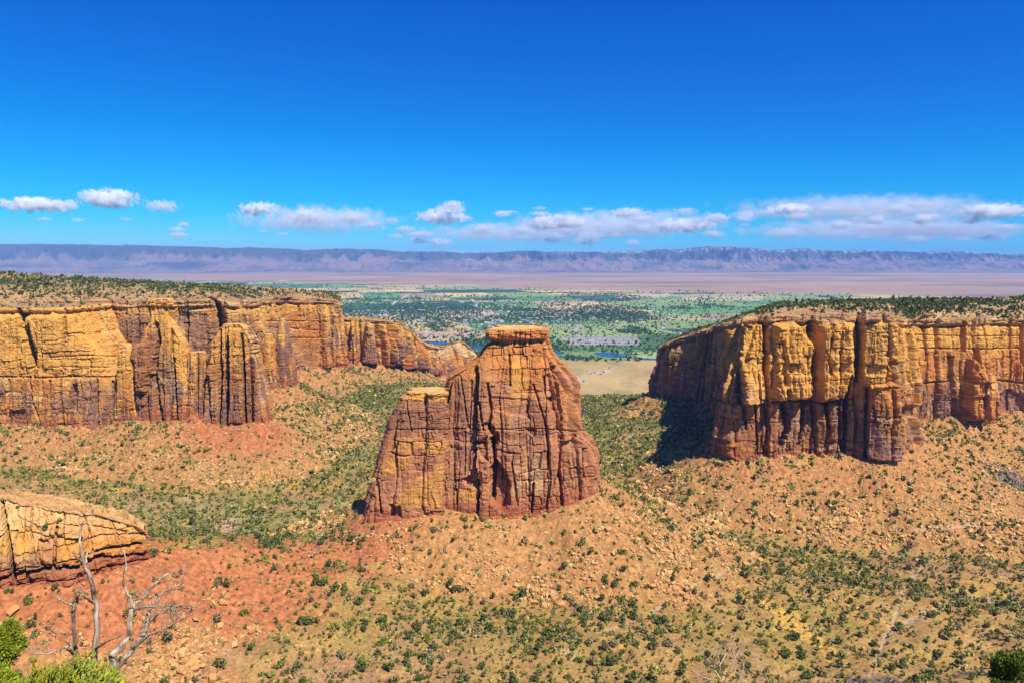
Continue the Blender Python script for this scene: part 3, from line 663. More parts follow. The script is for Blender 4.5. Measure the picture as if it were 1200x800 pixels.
V_, Q_, C_ = tower('side', [(460, 480, 522, 584, 612), (468, 475, 524, 583, 614), (490, 463, 525, 581, 620), (530, 452, 525, 578, 626), (570, 441, 524, 575, 632), (607, 433, 523, 572, 638)], 82, nphi=420, nrow=220, n_exp=5.0,
      stamps=[('slot', [(482, 505), (476, 470)], 1.5, 1.2), ('slot', [(440, 560), (446, 600)], 4, 2), ('recess', [(455, 590), (470, 590), (472, 606), (456, 608)], 6, 4), ('slot', [(455, 503), (522, 502)], 1.2, 1.0), ('slot', [(500, 462), (498, 475)], 3, 1.5)],
      paint=[('brown', [(425, 455), (530, 455), (530, 620), (425, 620)], 0.75, 8), ('varnish_shade', [(455, 470), (524, 468), (524, 510), (450, 510)], 0.6, 8), ('gold', [(478, 458), (524, 458), (524, 468), (476, 470)], 0.9, 3), ('gold', [(446, 540), (480, 530), (478, 548), (446, 560)], 0.6, 4), ('gold', [(470, 575), (515, 545), (512, 590), (460, 596)], 0.6, 5), ('gold', [(460, 512), (520, 515), (518, 528), (455, 530)], 0.55, 4)],
      varn=0.25, red_base=0.06, talus=0.52, levels=((16, 1.6, 1.6), (7, 0.8, 0.9), (2.4, 0.2, 0.25)), bed=0.4, rough=0.7, obj=False, captop=0.1, zlift=([434, 520], [-3, 5]), foot=12)
make_obj('side_buttress', V_, Q_, mat=M_rock, col=C_, parent=butte)
# ------------------------------------------------------------------ the ground: one sheet from the viewpoint to beyond the valley
ctrl = [(-300, 330, -214), (0, 330, -214), (300, 330, -218), (-450, 420, -200), (480, 420, -232)]
ctrl = [(x, y, z) for x, y, z in ctrl]
for (u, v, d) in [(100, 800, 385), (400, 800, 395), (700, 800, 400), (1000, 800, 410), (1250, 800, 415), (100, 750, 410), (400, 750, 432), (700, 750, 440), (1000, 750, 455), (1250, 745, 465), (-60, 760, 395),
                  (100, 700, 428), (300, 700, 468), (500, 700, 498), (700, 700, 510), (1000, 700, 520), (1200, 700, 528), (175, 652, 470), (300, 655, 498), (420, 638, 552), (800, 650, 600), (1000, 655, 612), (1200, 640, 655), (900, 640, 625),
                  (250, 640, 632), (100, 560, 775), (0, 560, 760), (300, 600, 710), (400, 600, 716), (300, 550, 836), (400, 520, 943), (400, 470, 1200), (470, 450, 1372), (560, 470, 1150), (440, 545, 850), (550, 560, 800),
                  (720, 550, 870), (740, 600, 720), (720, 500, 1080), (800, 500, 1010), (720, 467, 1290), (650, 470, 1260), (560, 452, 1350), (800, 470, 1230)]:
    ctrl.append(PTX(u, v, d))
for x in (-700, -350, 0, 350, 700):
    ctrl.append((x, 1480, -262 if abs(x) < 600 else -240)); ctrl.append((x, 1650, -305)); ctrl.append((x, 1900, -338)); ctrl.append((x, 2150, -345)); ctrl.append((x, 2400, -345))
for y in (700, 1000, 1300):
    ctrl.append((-1000, y, -225)); ctrl.append((1000, y, -235))
ctrl = np.array(ctrl, float)
def _tps(r2): return np.where(r2 > 1e-9, 0.5 * r2 * np.log(np.maximum(r2, 1e-9)), 0)
_cs = 1000.0
cx_, cy_, cz_ = ctrl[:, 0] / _cs, ctrl[:, 1] / _cs, ctrl[:, 2]
_n = len(ctrl)
K = _tps((cx_[:, None] - cx_) ** 2 + (cy_[:, None] - cy_) ** 2) + 2e-5 * np.eye(_n)
Pm = np.stack([np.ones(_n), cx_, cy_], 1)
A_ = np.block([[K, Pm], [Pm.T, np.zeros((3, 3))]])
sol = np.linalg.solve(A_, np.concatenate([cz_, np.zeros(3)]))

def tps_z(x, y):
    xs = np.clip(x, -1100, 1100) / _cs; ys = np.clip(y, 330, 2400) / _cs
    out = sol[_n] + sol[_n + 1] * xs + sol[_n + 2] * ys
    for i in range(_n):
        out = out + sol[i] * _tps((xs - cx_[i]) ** 2 + (ys - cy_[i]) ** 2)
    return out

def plain_z(x, y):
    return -345 + 30 * sstep(9000, 20000, y) + 40 * sstep(19000, 24000, y)

def near_z(y, x):
    z = -1.65 - 0.62 * np.clip(y - 1.0, 0, 14) - 0.1 * np.clip(-y, 0, 20) * 0
    z = z - 92 * sstep(15, 60, y) - 0.25 * np.clip(y - 60, 0, 300)
    return z + 0.18 * fbm(x * 0.5, y * 0.5, 3.1, 3) * sstep(1.5, 4, y)

def ground_fields(x, y):
    """height, talus weight, height above the floor"""
    base = np.where(y < 2400, tps_z(x, y), -345.0)
    base = lerp(base, plain_z(x, y), sstep(1900, 2350, y))
    rough = sstep(330, 420, y) * (1 - sstep(1500, 2100, y))
    gul = ridged(x * 0.0065 + 0.3 * noise3(x * 0.01, y * 0.01), y * 0.0065, 1.7, 4)
    base = base + rough * (3.2 * fbm(x * 0.011, y * 0.011, 0.5, 4) + 1.5 * fbm(x * 0.028, y * 0.028, 7.5, 3) - 4.5 * sstep(0.85, 1.6, gul) + 0.5 * fbm(x * 0.09, y * 0.09, 2.2, 3))
    tal = np.full(x.shape, -1e9)
    dmin = np.full(x.shape, 1e9)
    sel = (y > 300) & (y < 2000) & (np.abs(x) < 1300)
    xs, ys = x[sel], y[sel]
    tt = np.full(xs.shape, -1e9); dd = np.full(xs.shape, 1e9)
    jig = 1 + 0.22 * fbm(xs * 0.02, ys * 0.02, 9.0, 3)
    for W in WALLS:
        st = max(1, len(W['x']) // 160)
        arc_all = np.concatenate([[0], np.cumsum(np.hypot(np.diff(W['x']), np.diff(W['y'])))])[::st]
        wx, wy, wz, wnx, wny = (W[k][::st] for k in ('x', 'y', 'z', 'nx', 'ny'))
        mn = (xs > wx.min() - 260) & (xs < wx.max() + 260) & (ys > wy.min() - 260) & (ys < wy.max() + 260)
        if not mn.any(): continue
        xm, ym = xs[mn], ys[mn]
        best = np.full(xm.shape, 1e9); av = np.zeros(xm.shape); sg = np.zeros(xm.shape); zz = np.full(xm.shape, -1e9)
        for i in range(len(wx)):
            dx = xm - wx[i]; dy = ym - wy[i]
            d = np.hypot(dx, dy)
            b = d < best
            sg = np.where(b, dx * wnx[i] + dy * wny[i], sg)
            av = np.where(b, arc_all[i] - dx * wny[i] + dy * wnx[i], av)
            zz = np.maximum(zz, wz[i] - W['k'] * d * (1 - 0.0013 * np.minimum(d, 250)))
            best = np.where(b, d, best)
        ins = (sg < 0) & (best < W.get('maxin', 1e9))
        rib = ridged(av * 0.022 + 0.25 * noise3(xm * 0.03, ym * 0.03, 3), best * 0.004, 4.4, 3)
        zz = zz - np.where(ins, 0, 3.4 * sstep(0.7, 1.7, rib) * sstep(6, 35, best))
        tt[mn] = np.maximum(tt[mn], zz + 1.5)
        dd[mn] = np.minimum(dd[mn], np.where(ins, 0, best))
    tz = tt + 2.2 * (jig - 1) * 8
    zb = base[sel]
    k = 5.0
    h = np.clip(0.5 + 0.5 * (tz - zb) / k, 0, 1)
    zn = lerp(zb, tz, h) + k * h * (1 - h)
    zn = np.where(tt < -1e8, zb, zn)
    w = np.where(tt < -1e8, 0, h)
    # rubble relief on the talus
    zn = zn + w * (0.9 * fbm(xs * 0.12, ys * 0.12, 5.0, 4) + 0.8 * ridged(xs * 0.03, ys * 0.03, 8.0, 2) * 0.6)
    z = base.copy(); z[sel] = zn
    tw = np.zeros(x.shape); tw[sel] = w
    dist = np.full(x.shape, 1e9); dist[sel] = dd
    z = np.where(y < 330, lerp(near_z(y, x), z, sstep(60, 330, y)), z)
    return z, tw, dist

r_in = np.linspace(-0.80, 0.80, 1300)
r_out = np.linspace(0.82, 1.9, 26)
rr = np.concatenate([-r_out[::-1], r_in, r_out])
y1 = np.concatenate([np.linspace(-20, 20, 60), np.linspace(22, 340, 70)])
y2 = 1 / np.linspace(1 / 342.0, 1 / 2300.0, 660)
y3 = 1 / np.linspace(1 / 2305.0, 1 / 24500.0, 270)
yy = np.concatenate([y1, y2, y3])
GX = rr[None, :] * (yy[:, None] + 40); GY = np.broadcast_to(yy[:, None], GX.shape).copy()
GZ, GT, GD = ground_fields(GX, GY)
GU, GV = proj(GX, GY, GZ)

def blob(u, v, cu, cv, su, sv):
    return np.exp(-((u - cu) / su) ** 2 - ((v - cv) / sv) ** 2)

def world_blob(x, y, u, v, d, rx, ry, rot=0.0):
    px, py, _ = pt(u, v, d)
    a, b = x - px, y - py
    c, s = math.cos(rot), math.sin(rot)
    return np.exp(-((a * c + b * s) / rx) ** 2 - ((-a * s + b * c) / ry) ** 2)

TAN = np.array([0.41, 0.245, 0.074]); TAN2 = np.array([0.32, 0.18, 0.062]); OLIVE = np.array([0.27, 0.205, 0.048]); REDSOIL = np.array([0.42, 0.145, 0.055]); RUBBLE = np.array([0.415, 0.208, 0.070]); MAUVE = np.array([0.36, 0.195, 0.105]); YEL = np.array([0.52, 0.30, 0.06])

def ground_color(x, y, z, tw, dist):
    n1 = fbm(x * 0.012, y * 0.012, 1.0, 4); n2 = fbm(x * 0.05, y * 0.05, 4.0, 4); n3 = fbm(x * 0.25, y * 0.25, 6.0, 3)
    c = lerp(TAN, TAN2, sstep(-0.5, 0.5, n2)[..., None])
    c = lerp(c, OLIVE, (0.6 * sstep(-0.1, 0.5, n1 + 0.5 * n3 - 0.05))[..., None])
    c = lerp(c, MAUVE, (0.5 * sstep(0.1, 0.6, fbm(x * 0.009, y * 0.009, 12.0, 3)))[..., None])
    c = lerp(c, YEL, (0.55 * sstep(0.38, 0.6, fbm(x * 0.02, y * 0.012, 22.0, 3) + 0.3 * n3))[..., None])
    # greener floor up the canyon
    c = lerp(c, np.array([0.22, 0.21, 0.075]), (np.clip(0.85 * sstep(800, 1050, y) * (1 - sstep(1500, 1900, y)) + 0.8 * world_blob(x, y, 270, 612, 690, 140, 70, 0) + 0.6 * world_blob(x, y, 400, 540, 860, 90, 90, 0), 0, 0.9) * sstep(-0.7, 0.3, n2 + n1))[..., None])
    # red soil neck between the outcrop and the butte, red cones under the left mesa
    red = world_blob(x, y, 250, 690, 462, 92, 44, 0.35) * 1.25 + world_blob(x, y, 60, 730, 410, 60, 30, 0.2) * 1.2 + world_blob(x, y, 400, 645, 545, 75, 30, 0.3) * 1.1 + world_blob(x, y, 430, 625, 565, 30, 22, 0) * 1.2 + world_blob(x, y, 285, 512, 850, 75, 38, 0) * 1.3 + world_blob(x, y, 345, 450, 1090, 30, 130, 0) * 1.1
    red = red + world_blob(x, y, 760, 578, 640, 14, 30, 0) * 0.6 + 0.5 * world_blob(x, y, 620, 607, 572, 26, 10, 0.0)
    # rubble aprons
    rub = tw * sstep(-0.4, 0.5, n2 + 0.6 * n3 + 0.5 * n1 + 0.05)
    tcol = lerp(lerp(REDSOIL, RUBBLE, 0.25), RUBBLE, rub[..., None]) * (1 + 0.22 * n3[..., None])
    c = lerp(c, tcol, (sstep(0.15, 1.15, tw + 0.55 * n2 + 0.35 * n1) * (0.65 + 0.35 * sstep(60, 20, dist)))[..., None])
    c = lerp(c, REDSOIL * (1 + 0.25 * n3[..., None]), (np.clip(sstep(0.3, 0.9, red + 0.4 * n2 + 0.25 * n3) * 0.92, 0, 1))[..., None])
    led = sstep(0.5, 0.75, noise3(z * 0.55 + 0.8 * n2, x * 0.012, y * 0.012)) * sstep(0.3, 0.9, red)
    c = lerp(c, np.array([0.27, 0.085, 0.045]), (0.6 * led)[..., None])
    tanr = world_blob(x, y, 570, 650, 540, 62, 40, 0) * 1.3 + world_blob(x, y, 700, 640, 575, 45, 45, 0) * 0.9
    c = lerp(c, RUBBLE * (1 + 0.25 * n3[..., None]), (sstep(0.3, 0.8, tanr + 0.3 * n2) * 0.85)[..., None])
    ylo = world_blob(x, y, 945, 735, 470, 9, 26, 0.45) + world_blob(x, y, 900, 705, 505, 8, 18, 0.6)
    c = lerp(c, YEL * 1.15, (0.75 * sstep(0.3, 0.8, ylo + 0.3 * n3))[..., None])
    gry = world_blob(x, y, 1180, 552, 760, 22, 24, 0) * 1.2 + world_blob(x, y, 1010, 792, 415, 24, 6, 0.2) * 1.2 + world_blob(x, y, 1150, 775, 430, 14, 6, 0) + world_blob(x, y, 690, 482, 1190, 26, 50, 0) * 1.1 + world_blob(x, y, 420, 497, 1040, 12, 18, 0)
    c = lerp(c, np.array([0.16, 0.125, 0.105]), (0.9 * sstep(0.35, 0.7, gry + 0.35 * n3 + 0.1 * n2))[..., None])
    pale = world_blob(x, y, 262, 610, 690, 14, 20, 0)
    c = lerp(c, np.array([0.45, 0.26, 0.16]), (sstep(0.4, 0.7, pale + 0.2 * n3))[..., None])
    n4 = fbm(x * 0.6, y * 0.6, 16.0, 2)
    c = c * (1 + 0.20 * n3[..., None] + 0.22 * n4[..., None])
    # the wide valley: dry slopes, then fields laid out in rectangles
    ca, sa = math.cos(0.24), math.sin(0.24)
    fx = x * ca + y * sa; fy = -x * sa + y * ca
    i = np.floor(fx / 1100); j = np.floor(fy / 900); h0 = hash1(i * 7.1 + j * 131.7)
    nx_ = np.floor(1 + 3 * hash1(i * 3.3 + j * 17.9, 2)); ny_ = np.floor(1 + 3 * hash1(i * 5.7 + j * 11.3, 3))
    a = np.floor((fx / 1100 - i) * nx_); b = np.floor((fy / 900 - j) * ny_)
    hid = i * 91.7 + j * 57.3 + a * 13.1 + b * 29.9
    h1 = hash1(hid, 5); h2 = hash1(hid, 6)
    G1 = np.array([0.13, 0.26, 0.08]); G2 = np.array([0.25, 0.33, 0.11]); T1 = np.array([0.58, 0.42, 0.17]); T2 = np.array([0.42, 0.31, 0.16]); G3 = np.array([0.055, 0.12, 0.065])
    f = np.where((h1 < 0.26)[..., None], G1, np.where((h1 < 0.47)[..., None], G2, np.where((h1 < 0.63)[..., None], G3, np.where((h1 < 0.84)[..., None], T1, T2))))
    f = f * (0.8 + 0.4 * h2[..., None]) * (1 + 0.12 * fbm(x * 0.004, y * 0.004, 2.0, 3)[..., None])
    g = np.minimum(np.abs(fx / 1100 - i), np.abs(fy / 900 - j))
    f = lerp(f, np.array([0.42, 0.36, 0.28]), (0.75 * (np.minimum(np.abs(fx / 1100 - i) * 1100, np.abs(fy / 900 - j) * 900) < 16))[..., None])
    dry = np.array([0.44, 0.31, 0.125]) * (1 + 0.20 * fbm(x * 0.004, y * 0.002, 3.0, 4)[..., None])
    dry = lerp(dry, np.array([0.26, 0.22, 0.09]), (0.6 * sstep(0.1, 0.6, fbm(x * 0.009, y * 0.004, 6.0, 4)))[..., None])
    pink = np.array([0.40, 0.25, 0.155]) * (1 + 0.22 * fbm(x * 0.0005, y * 0.0004, 7.0, 5)[..., None])
    pink = lerp(pink, np.array([0.16, 0.15, 0.10]), (0.6 * sstep(0.15, 0.5, fbm(x * 0.00022, y * 0.0006, 17.0, 4)))[..., None])
    riv = fbm(x * 0.0012, y * 0.0012, 4.0, 3)
    north = sstep(2640, 2720, y + 60 * riv)
    v_ = lerp(dry, f, north[..., None])
    far_e = sstep(9400, 10300, y + x * 0.60 + 900 * fbm(x * 0.0005, y * 0.0005, 9.0, 4))
    v_ = lerp(v_, pink, far_e[..., None])
    # river bottoms
    bot = np.exp(-((y - 3020 - 0.18 * np.abs(x)) / 260) ** 2) * sstep(-0.3, 0.3, riv + 0.25)
    v_ = lerp(v_, np.array([0.10, 0.15, 0.055]), (0.7 * bot)[..., None])
    w = sstep(1500, 1900, y + 120 * n1)
    return np.clip(lerp(c, v_, w[..., None]), 0.01, 0.9), w

GC, GW = ground_color(GX, GY, GZ, GT, GD)
# particular fields near the river
def field(us, vs_, col, k=0.85):
    m = inside(GU, GV, list(zip(us, vs_))) & (GY > 2000)
    GC[m] = lerp(GC[m], np.array(col), k)
field((462, 514, 514, 470), (383, 382, 388, 388), (0.55, 0.38, 0.10))
field((450, 576, 576, 470), (389, 388, 396, 397), (0.48, 0.32, 0.22))
field((655, 745, 752, 672), (395, 392, 402, 406), (0.42, 0.34, 0.28), 0.6)
field((640, 690, 720, 640), (372, 372, 379, 380), (0.09, 0.19, 0.055))
field((660, 760, 760, 668), (404, 404, 412, 411), (0.10, 0.20, 0.06), 0.6)
field((730, 790, 780, 720), (345, 344, 349, 350), (0.55, 0.42, 0.25))
field((800, 900, 890, 800), (349, 347, 352, 353), (0.55, 0.42, 0.25))
field((735, 830, 820, 730), (372, 370, 375, 377), (0.50, 0.40, 0.20), 0.6)
_near = (GY > 340) & (GY < 800)
_wn = fbm(GX * 0.05, GY * 0.05, 44.0, 3)
for line, w_, cc_ in (([(238, 800), (230, 770), (242, 745), (222, 722)], 1.6, (0.50, 0.32, 0.20)), ([(1200, 706), (1130, 700), (1075, 722), (1040, 742), (1020, 790)], 2.6, (0.40, 0.29, 0.17)), ([(1085, 660), (1060, 690), (1045, 735)], 2.0, (0.42, 0.30, 0.17)),
                      ([(700, 742), (760, 722), (800, 690), (850, 668)], 1.8, (0.46, 0.30, 0.16)), ([(1040, 622), (1100, 618), (1170, 612), (1200, 608)], 2.0, (0.48, 0.31, 0.17)), ([(480, 800), (500, 760), (560, 735)], 1.8, (0.46, 0.30, 0.16)), ([(905, 742), (930, 715), (960, 752), (975, 778)], 2.6, (0.55, 0.33, 0.07)), ([(660, 760), (690, 775), (700, 800)], 1.6, (0.48, 0.31, 0.17))):
    dl_ = np.full(GX.shape, 1e9); dl_[_near] = seg_dist(GU[_near], GV[_near], line, False)
    kk_ = np.exp(-(np.maximum(dl_ + 2.5 * _wn, 0) / w_) ** 2)
    GC = lerp(GC, np.array(cc_), (0.8 * kk_)[..., None]); GZ = GZ - 0.7 * kk_
Vg = np.stack([GX, GY, GZ], -1)
make_obj('ground', Vg, grid_quads(*GX.shape), mat=M_ground, col=GC, kind='structure', smooth=False)

from mathutils.kdtree import KDTree as _KD
def ground_z(x, y):
    x = np.asarray(x, float); y = np.asarray(y, float)
    # bilinear lookup in the sheet
    fr = np.interp(x / (y + 40), rr, np.arange(len(rr))); fy = np.interp(y, yy, np.arange(len(yy)))
    j = np.clip(fr.astype(int), 0, len(rr) - 2); i = np.clip(fy.astype(int), 0, len(yy) - 2)
    a = fr - j; b = fy - i
    g = lambda A: (A[i, j] * (1 - a) + A[i, j + 1] * a) * (1 - b) + (A[i + 1, j] * (1 - a) + A[i + 1, j + 1] * a) * b
    return g(GZ), g(GT), g(GD)
# ------------------------------------------------------------------ the far range beyond the valley
hx = np.linspace(-19500, 19500, 1300); hy = np.concatenate([np.linspace(19400, 22800, 90), np.linspace(22900, 26500, 90)])
HX, HY = np.meshgrid(hx, hy)
hu = 600 + HX / 25000 * FPX * 1.0
sk = np.interp(hu, [-100, 0, 100, 200, 300, 430, 560, 650, 720, 770, 830, 880, 940, 1000, 1060, 1120, 1200, 1300], [283, 284.5, 286.5, 288.5, 291, 294, 295.5, 294.5, 296, 293, 292, 290.5, 292.5, 294, 295.5, 297, 299, 300])
ztop = slope_v(sk) * 25000 + 60 * fbm(HX * 0.0005, 3.3, 0, 5) * (1 + 0.7 * sstep(600, 800, hu))
wob = 500 * fbm(HX * 0.0004, HY * 0 + 1.5, 0, 3)
gl = ridged(HX * 0.0016 + 0.25 * noise3(HX * 0.001, HY * 0.0015), HY * 0.00045, 2.0, 4)
gl2 = ridged(HX * 0.0045, HY * 0.0012, 5.0, 3)
e1 = sstep(20300, 22300, HY + wob + 260 * (gl - 0.9))
z1 = -297 + (slope_v(307 + 2.5 * noise3(HX * 0.0003, 0, 3)) * 22000 + 297) * e1
e2 = sstep(22300, 24700, HY + 0.8 * wob + 800 * (gl - 0.9))
HZ = z1 + (ztop - z1) * e2
HZ = HZ + (e1 * (1 - e1) * 4 * 34 + e2 * (1 - e2) * 4 * 120) * (gl - 1.0) + 22 * (gl2 - 0.9) * np.maximum(e1, 0.15) * (1 - 0.6 * sstep(0.9, 1, e2))
HZ = HZ + 42 * (ridged(HX * 0.0022, HY * 0.0018, 11.0, 3) - 0.9) * np.maximum(e2, 0.2 * e1) * (1 - 0.5 * sstep(0.9, 1, e2))
HZ = HZ - 900 * sstep(25400, 26400, HY) - 30 * (1 - sstep(19400, 19900, HY))
HZ = np.clip(HZ, -400, 500)
hn = fbm(HX * 0.0006, HY * 0.001, 3.0, 4)
hc = lerp(np.array([0.27, 0.185, 0.15]), np.array([0.18, 0.15, 0.145]), sstep(-0.3, 0.4, hn)[..., None])
hc = lerp(hc, np.array([0.05, 0.065, 0.068]), (0.80 * sstep(0.02, 0.35, e2 + 0.45 * hn - 0.05))[..., None])
crest = sstep(0.72, 0.86, e2 + 0.1 * hn) * (1 - sstep(0.93, 0.99, e2)) * sstep(600, 760, hu) * sstep(0.0, 0.4, gl2 - 0.7)
hc = lerp(hc, np.array([0.55, 0.50, 0.45]), (0.65 * crest)[..., None])
make_obj('hills', np.stack([HX, HY, HZ], -1), grid_quads(*HX.shape), mat=M_hill, col=hc, kind='structure')

# ------------------------------------------------------------------ water in the valley
M_water = mat_new('river_water', 0.25, color=(0.03, 0.085, 0.15), spec=0.5)
def water(name, uv, label=None, cat=None, kind='structure'):
    P = np.array([[float(a) for a in pt(u, v, 345 / -slope_v(v))] for u, v in uv])
    c = P.mean(0)
    n = len(P)
    top = P.copy(); top[:, 2] = -343.6
    V = np.concatenate([top, [[c[0], c[1], -343.6]]])
    T = [(i, (i + 1) % n, n) for i in range(n)]
    make_obj(name, V, tris=T, mat=M_water, kind=kind, label=label, cat=cat)
water('river', [(480, 401), (500, 399.6), (520, 400.5), (548, 403.5), (572, 406), (610, 408.5), (640, 410), (657, 411.3), (659, 415.5), (640, 415.2), (610, 413.2), (572, 411.5), (548, 408.5), (520, 405.4), (500, 404.6), (480, 404)])
water('pond', [(696, 413.2), (716, 412.6), (730, 415.2), (741, 417.6), (738, 418.8), (712, 418.2), (700, 416.2)])
water('pond', [(744, 419), (765, 420.2), (790, 420.4), (800, 421.4), (780, 422), (755, 421.6)])

# ------------------------------------------------------------------ roads across the valley floor
M_road = mat_new('pale_road', 0.95, color=(0.50, 0.46, 0.40), noise=(0.01, 0.1))
def road(uvs, wid):
    P = np.array([[float(a) for a in pt(u, v, 345 / -slope_v(v))] for u, v in uvs])[:, :2]
    s_, Q = resample(np.c_[P, P[:, :1]], 120)
    Q = Q[:, :2]
    t = np.gradient(Q, axis=0); t /= np.linalg.norm(t, axis=1, keepdims=True)
    nrm = np.stack([t[:, 1], -t[:, 0]], 1)
    L = Q - nrm * wid / 2; R = Q + nrm * wid / 2
    z = np.maximum(plain_z(Q[:, 0], Q[:, 1]), -345) + 1.1
    V = np.stack([np.c_[L, z], np.c_[R, z]], 1).reshape(-1, 3)
    i = np.arange(len(Q) - 1)
    make_obj('road', V, np.stack([2 * i, 2 * i + 1, 2 * i + 3, 2 * i + 2], 1), mat=M_road, kind='structure')
road([(553, 351), (560, 359), (568, 369), (576, 379), (580, 388)], 26)
road([(478, 346), (462, 355), (444, 371)], 26)
road([(430, 378.5), (520, 380), (640, 383), (770, 381)], 22)
road([(500, 391), (503, 384)], 18)
road([(380, 352), (520, 352.5), (700, 354), (840, 353)], 30)

# ------------------------------------------------------------------ the air
# (built last, in the closing section, round everything)
# ------------------------------------------------------------------ plants
def rand_rot(r, n):
    q = r.normal(size=(n, 4)); q /= np.linalg.norm(q, axis=1, keepdims=True)
    w, x, y, z = q.T
    return np.stack([np.stack([1 - 2 * (y * y + z * z), 2 * (x * y - z * w), 2 * (x * z + y * w)], -1),
                     np.stack([2 * (x * y + z * w), 1 - 2 * (x * x + z * z), 2 * (y * z - x * w)], -1),
                     np.stack([2 * (x * z - y * w), 2 * (y * z + x * w), 1 - 2 * (x * x + y * y)], -1)], 1)

GREENS = np.array([[0.135, 0.160, 0.034], [0.105, 0.135, 0.034], [0.185, 0.195, 0.038], [0.215, 0.200, 0.070], [0.25, 0.215, 0.105]])

def shrub_geo(seed, n=70, tall=1.0, leaf=0.30, pal=0, lobes=4):
    """a shrub of unit width: leaf clumps spread through a few uneven lobes"""
    r = np.random.default_rng(seed)
    lc = np.stack([r.normal(0, 0.17, lobes), r.normal(0, 0.17, lobes), r.uniform(0.22, 0.6, lobes) * tall], 1)
    lr = r.uniform(0.16, 0.30, lobes)
    k = r.integers(0, lobes, n)
    d = r.normal(size=(n, 3)); d /= np.linalg.norm(d, axis=1, keepdims=True)
    c = lc[k] + d * (lr[k] * r.uniform(0.55, 1.05, n))[:, None]
    c[:, 2] = np.maximum(c[:, 2], 0.03)
    tri = np.array([[0.0, 0.62, 0.05], [-0.55, -0.3, -0.05], [0.55, -0.35, 0.1]])
    R = rand_rot(r, n)
    sc = leaf * r.uniform(0.5, 1.15, n)
    V = np.einsum('nij,kj->nki', R, tri) * sc[:, None, None] + c[:, None, :]
    col = GREENS[pal] * r.uniform(0.6, 1.5, (n, 1)) * np.array([1 + 0.0, 1, 1]) 
    col = np.repeat(col[:, None, :], 3, 1)
    T = np.arange(n * 3).reshape(n, 3)
    return V.reshape(-1, 3), T, col.reshape(-1, 3)

def stem_geo(seed, h=0.4):
    r = np.random.default_rng(seed)
    a = np.linspace(0, 2 * np.pi, 5, endpoint=False)
    V = []
    for z, rad in ((-0.25, 0.06), (h * 0.5, 0.045), (h, 0.02)):
        V += [(rad * math.cos(t) + z * 0.05, rad * math.sin(t), z) for t in a]
    Q = [(i + 5 * k, (i + 1) % 5 + 5 * k, (i + 1) % 5 + 5 * (k + 1), i + 5 * (k + 1)) for k in range(2) for i in range(5)]
    return np.array(V), np.array(Q)

# where the plants stand ------------------------------------------------
def dens(x, y):
    n = fbm(x * 0.010, y * 0.010, 33.0, 3) + 0.6 * noise3(x * 0.045, y * 0.045, 3)
    d = 0.052 + 0.062 * sstep(-0.1, 0.75, n)
    far = sstep(760, 900, y)
    d = d + far * (0.045 * sstep(-0.5, 0.5, n))
    d = d + 0.055 * (world_blob(x, y, 270, 615, 690, 150, 70, 0) + world_blob(x, y, 400, 520, 950, 90, 110, 0) + world_blob(x, y, 740, 510, 1060, 90, 170, 0)) * sstep(-0.6, 0.5, n)
    d = d + 0.02 * (world_blob(x, y, 1130, 680, 560, 60, 14, -0.3) + world_blob(x, y, 1180, 560, 780, 50, 40, 0) + world_blob(x, y, 960, 715, 500, 16, 50, 0.5) + world_blob(x, y, 860, 640, 620, 40, 18, 0))
    red = world_blob(x, y, 250, 690, 455, 80, 42, 0.35) + world_blob(x, y, 285, 512, 850, 70, 36, 0)
    return d * (1 - 0.75 * np.clip(red, 0, 1)), n

r_ = np.random.default_rng(77)
N = 330000
px = r_.uniform(-900, 1000, N); py = 340 + (1560 - 340) * r_.uniform(0, 1, N)
keep = np.abs(px) < 0.76 * (py + 40)
px, py = px[keep], py[keep]
area = 1900 * 1220 / N
gz, gt, gd = ground_z(px, py)
dn, nn = dens(px, py)
dn = dn * (1 - 0.48 * sstep(0.15, 0.9, gt)) * (gd > 2.0)
pk = r_.uniform(0, 1, len(px)) < dn * area
px, py, gz, nn, gt = px[pk], py[pk], gz[pk], nn[pk], gt[pk]
size = np.exp(r_.normal(0.84, 0.50, len(px))) * lerp(1.0, 1.12, sstep(700, 1000, py))
size = np.clip(size, 1.0, 7.0)
pu, pv = proj(px, py, gz)
infr = (pu > -15) & (pu < 1215) & (pv < 812)
app = np.where(infr, size / py, 0)
order = np.argsort(-app)
NEAR = order[:300]; REST = order[300:]
VAR = [(shrub_geo(500 + i, 150, tall=(1.0, 1.25, 0.8, 0.7)[i % 4], leaf=0.20, pal=(0, 1, 2, 3, 0, 1, 4, 2)[i], lobes=4 + i % 3), ) for i in range(8)]
var_me = []
for i, (g,) in enumerate(VAR):
    o = make_obj('shrub', g[0], tris=g[1], mat=M_leaf, col=g[2])
    sv_, sq_ = stem_geo(i)
    var_me.append(o.data); bpy.data.objects.remove(o)
def region_of(u, v, t):
    if u < 420 and v > 640 and v < 745 and u < 330: return 'on the red soil slope at lower left'
    if t > 0.5 and u < 800: return 'among the orange rubble below the central butte'
    if t > 0.5: return 'among the boulders below the right mesa'
    if u < 600: return 'on the brushy flat below the butte, left of centre'
    if u < 880: return 'on the tan flat right of the butte rubble'
    return 'on the dry rolling ground at lower right'
KIND = ['dark green rounded juniper', 'dark green upright juniper', 'bright green low shrub', 'greyish green low sagebrush', 'dark green rounded juniper', 'dark green upright juniper', 'pale grey green sagebrush', 'bright green low shrub']
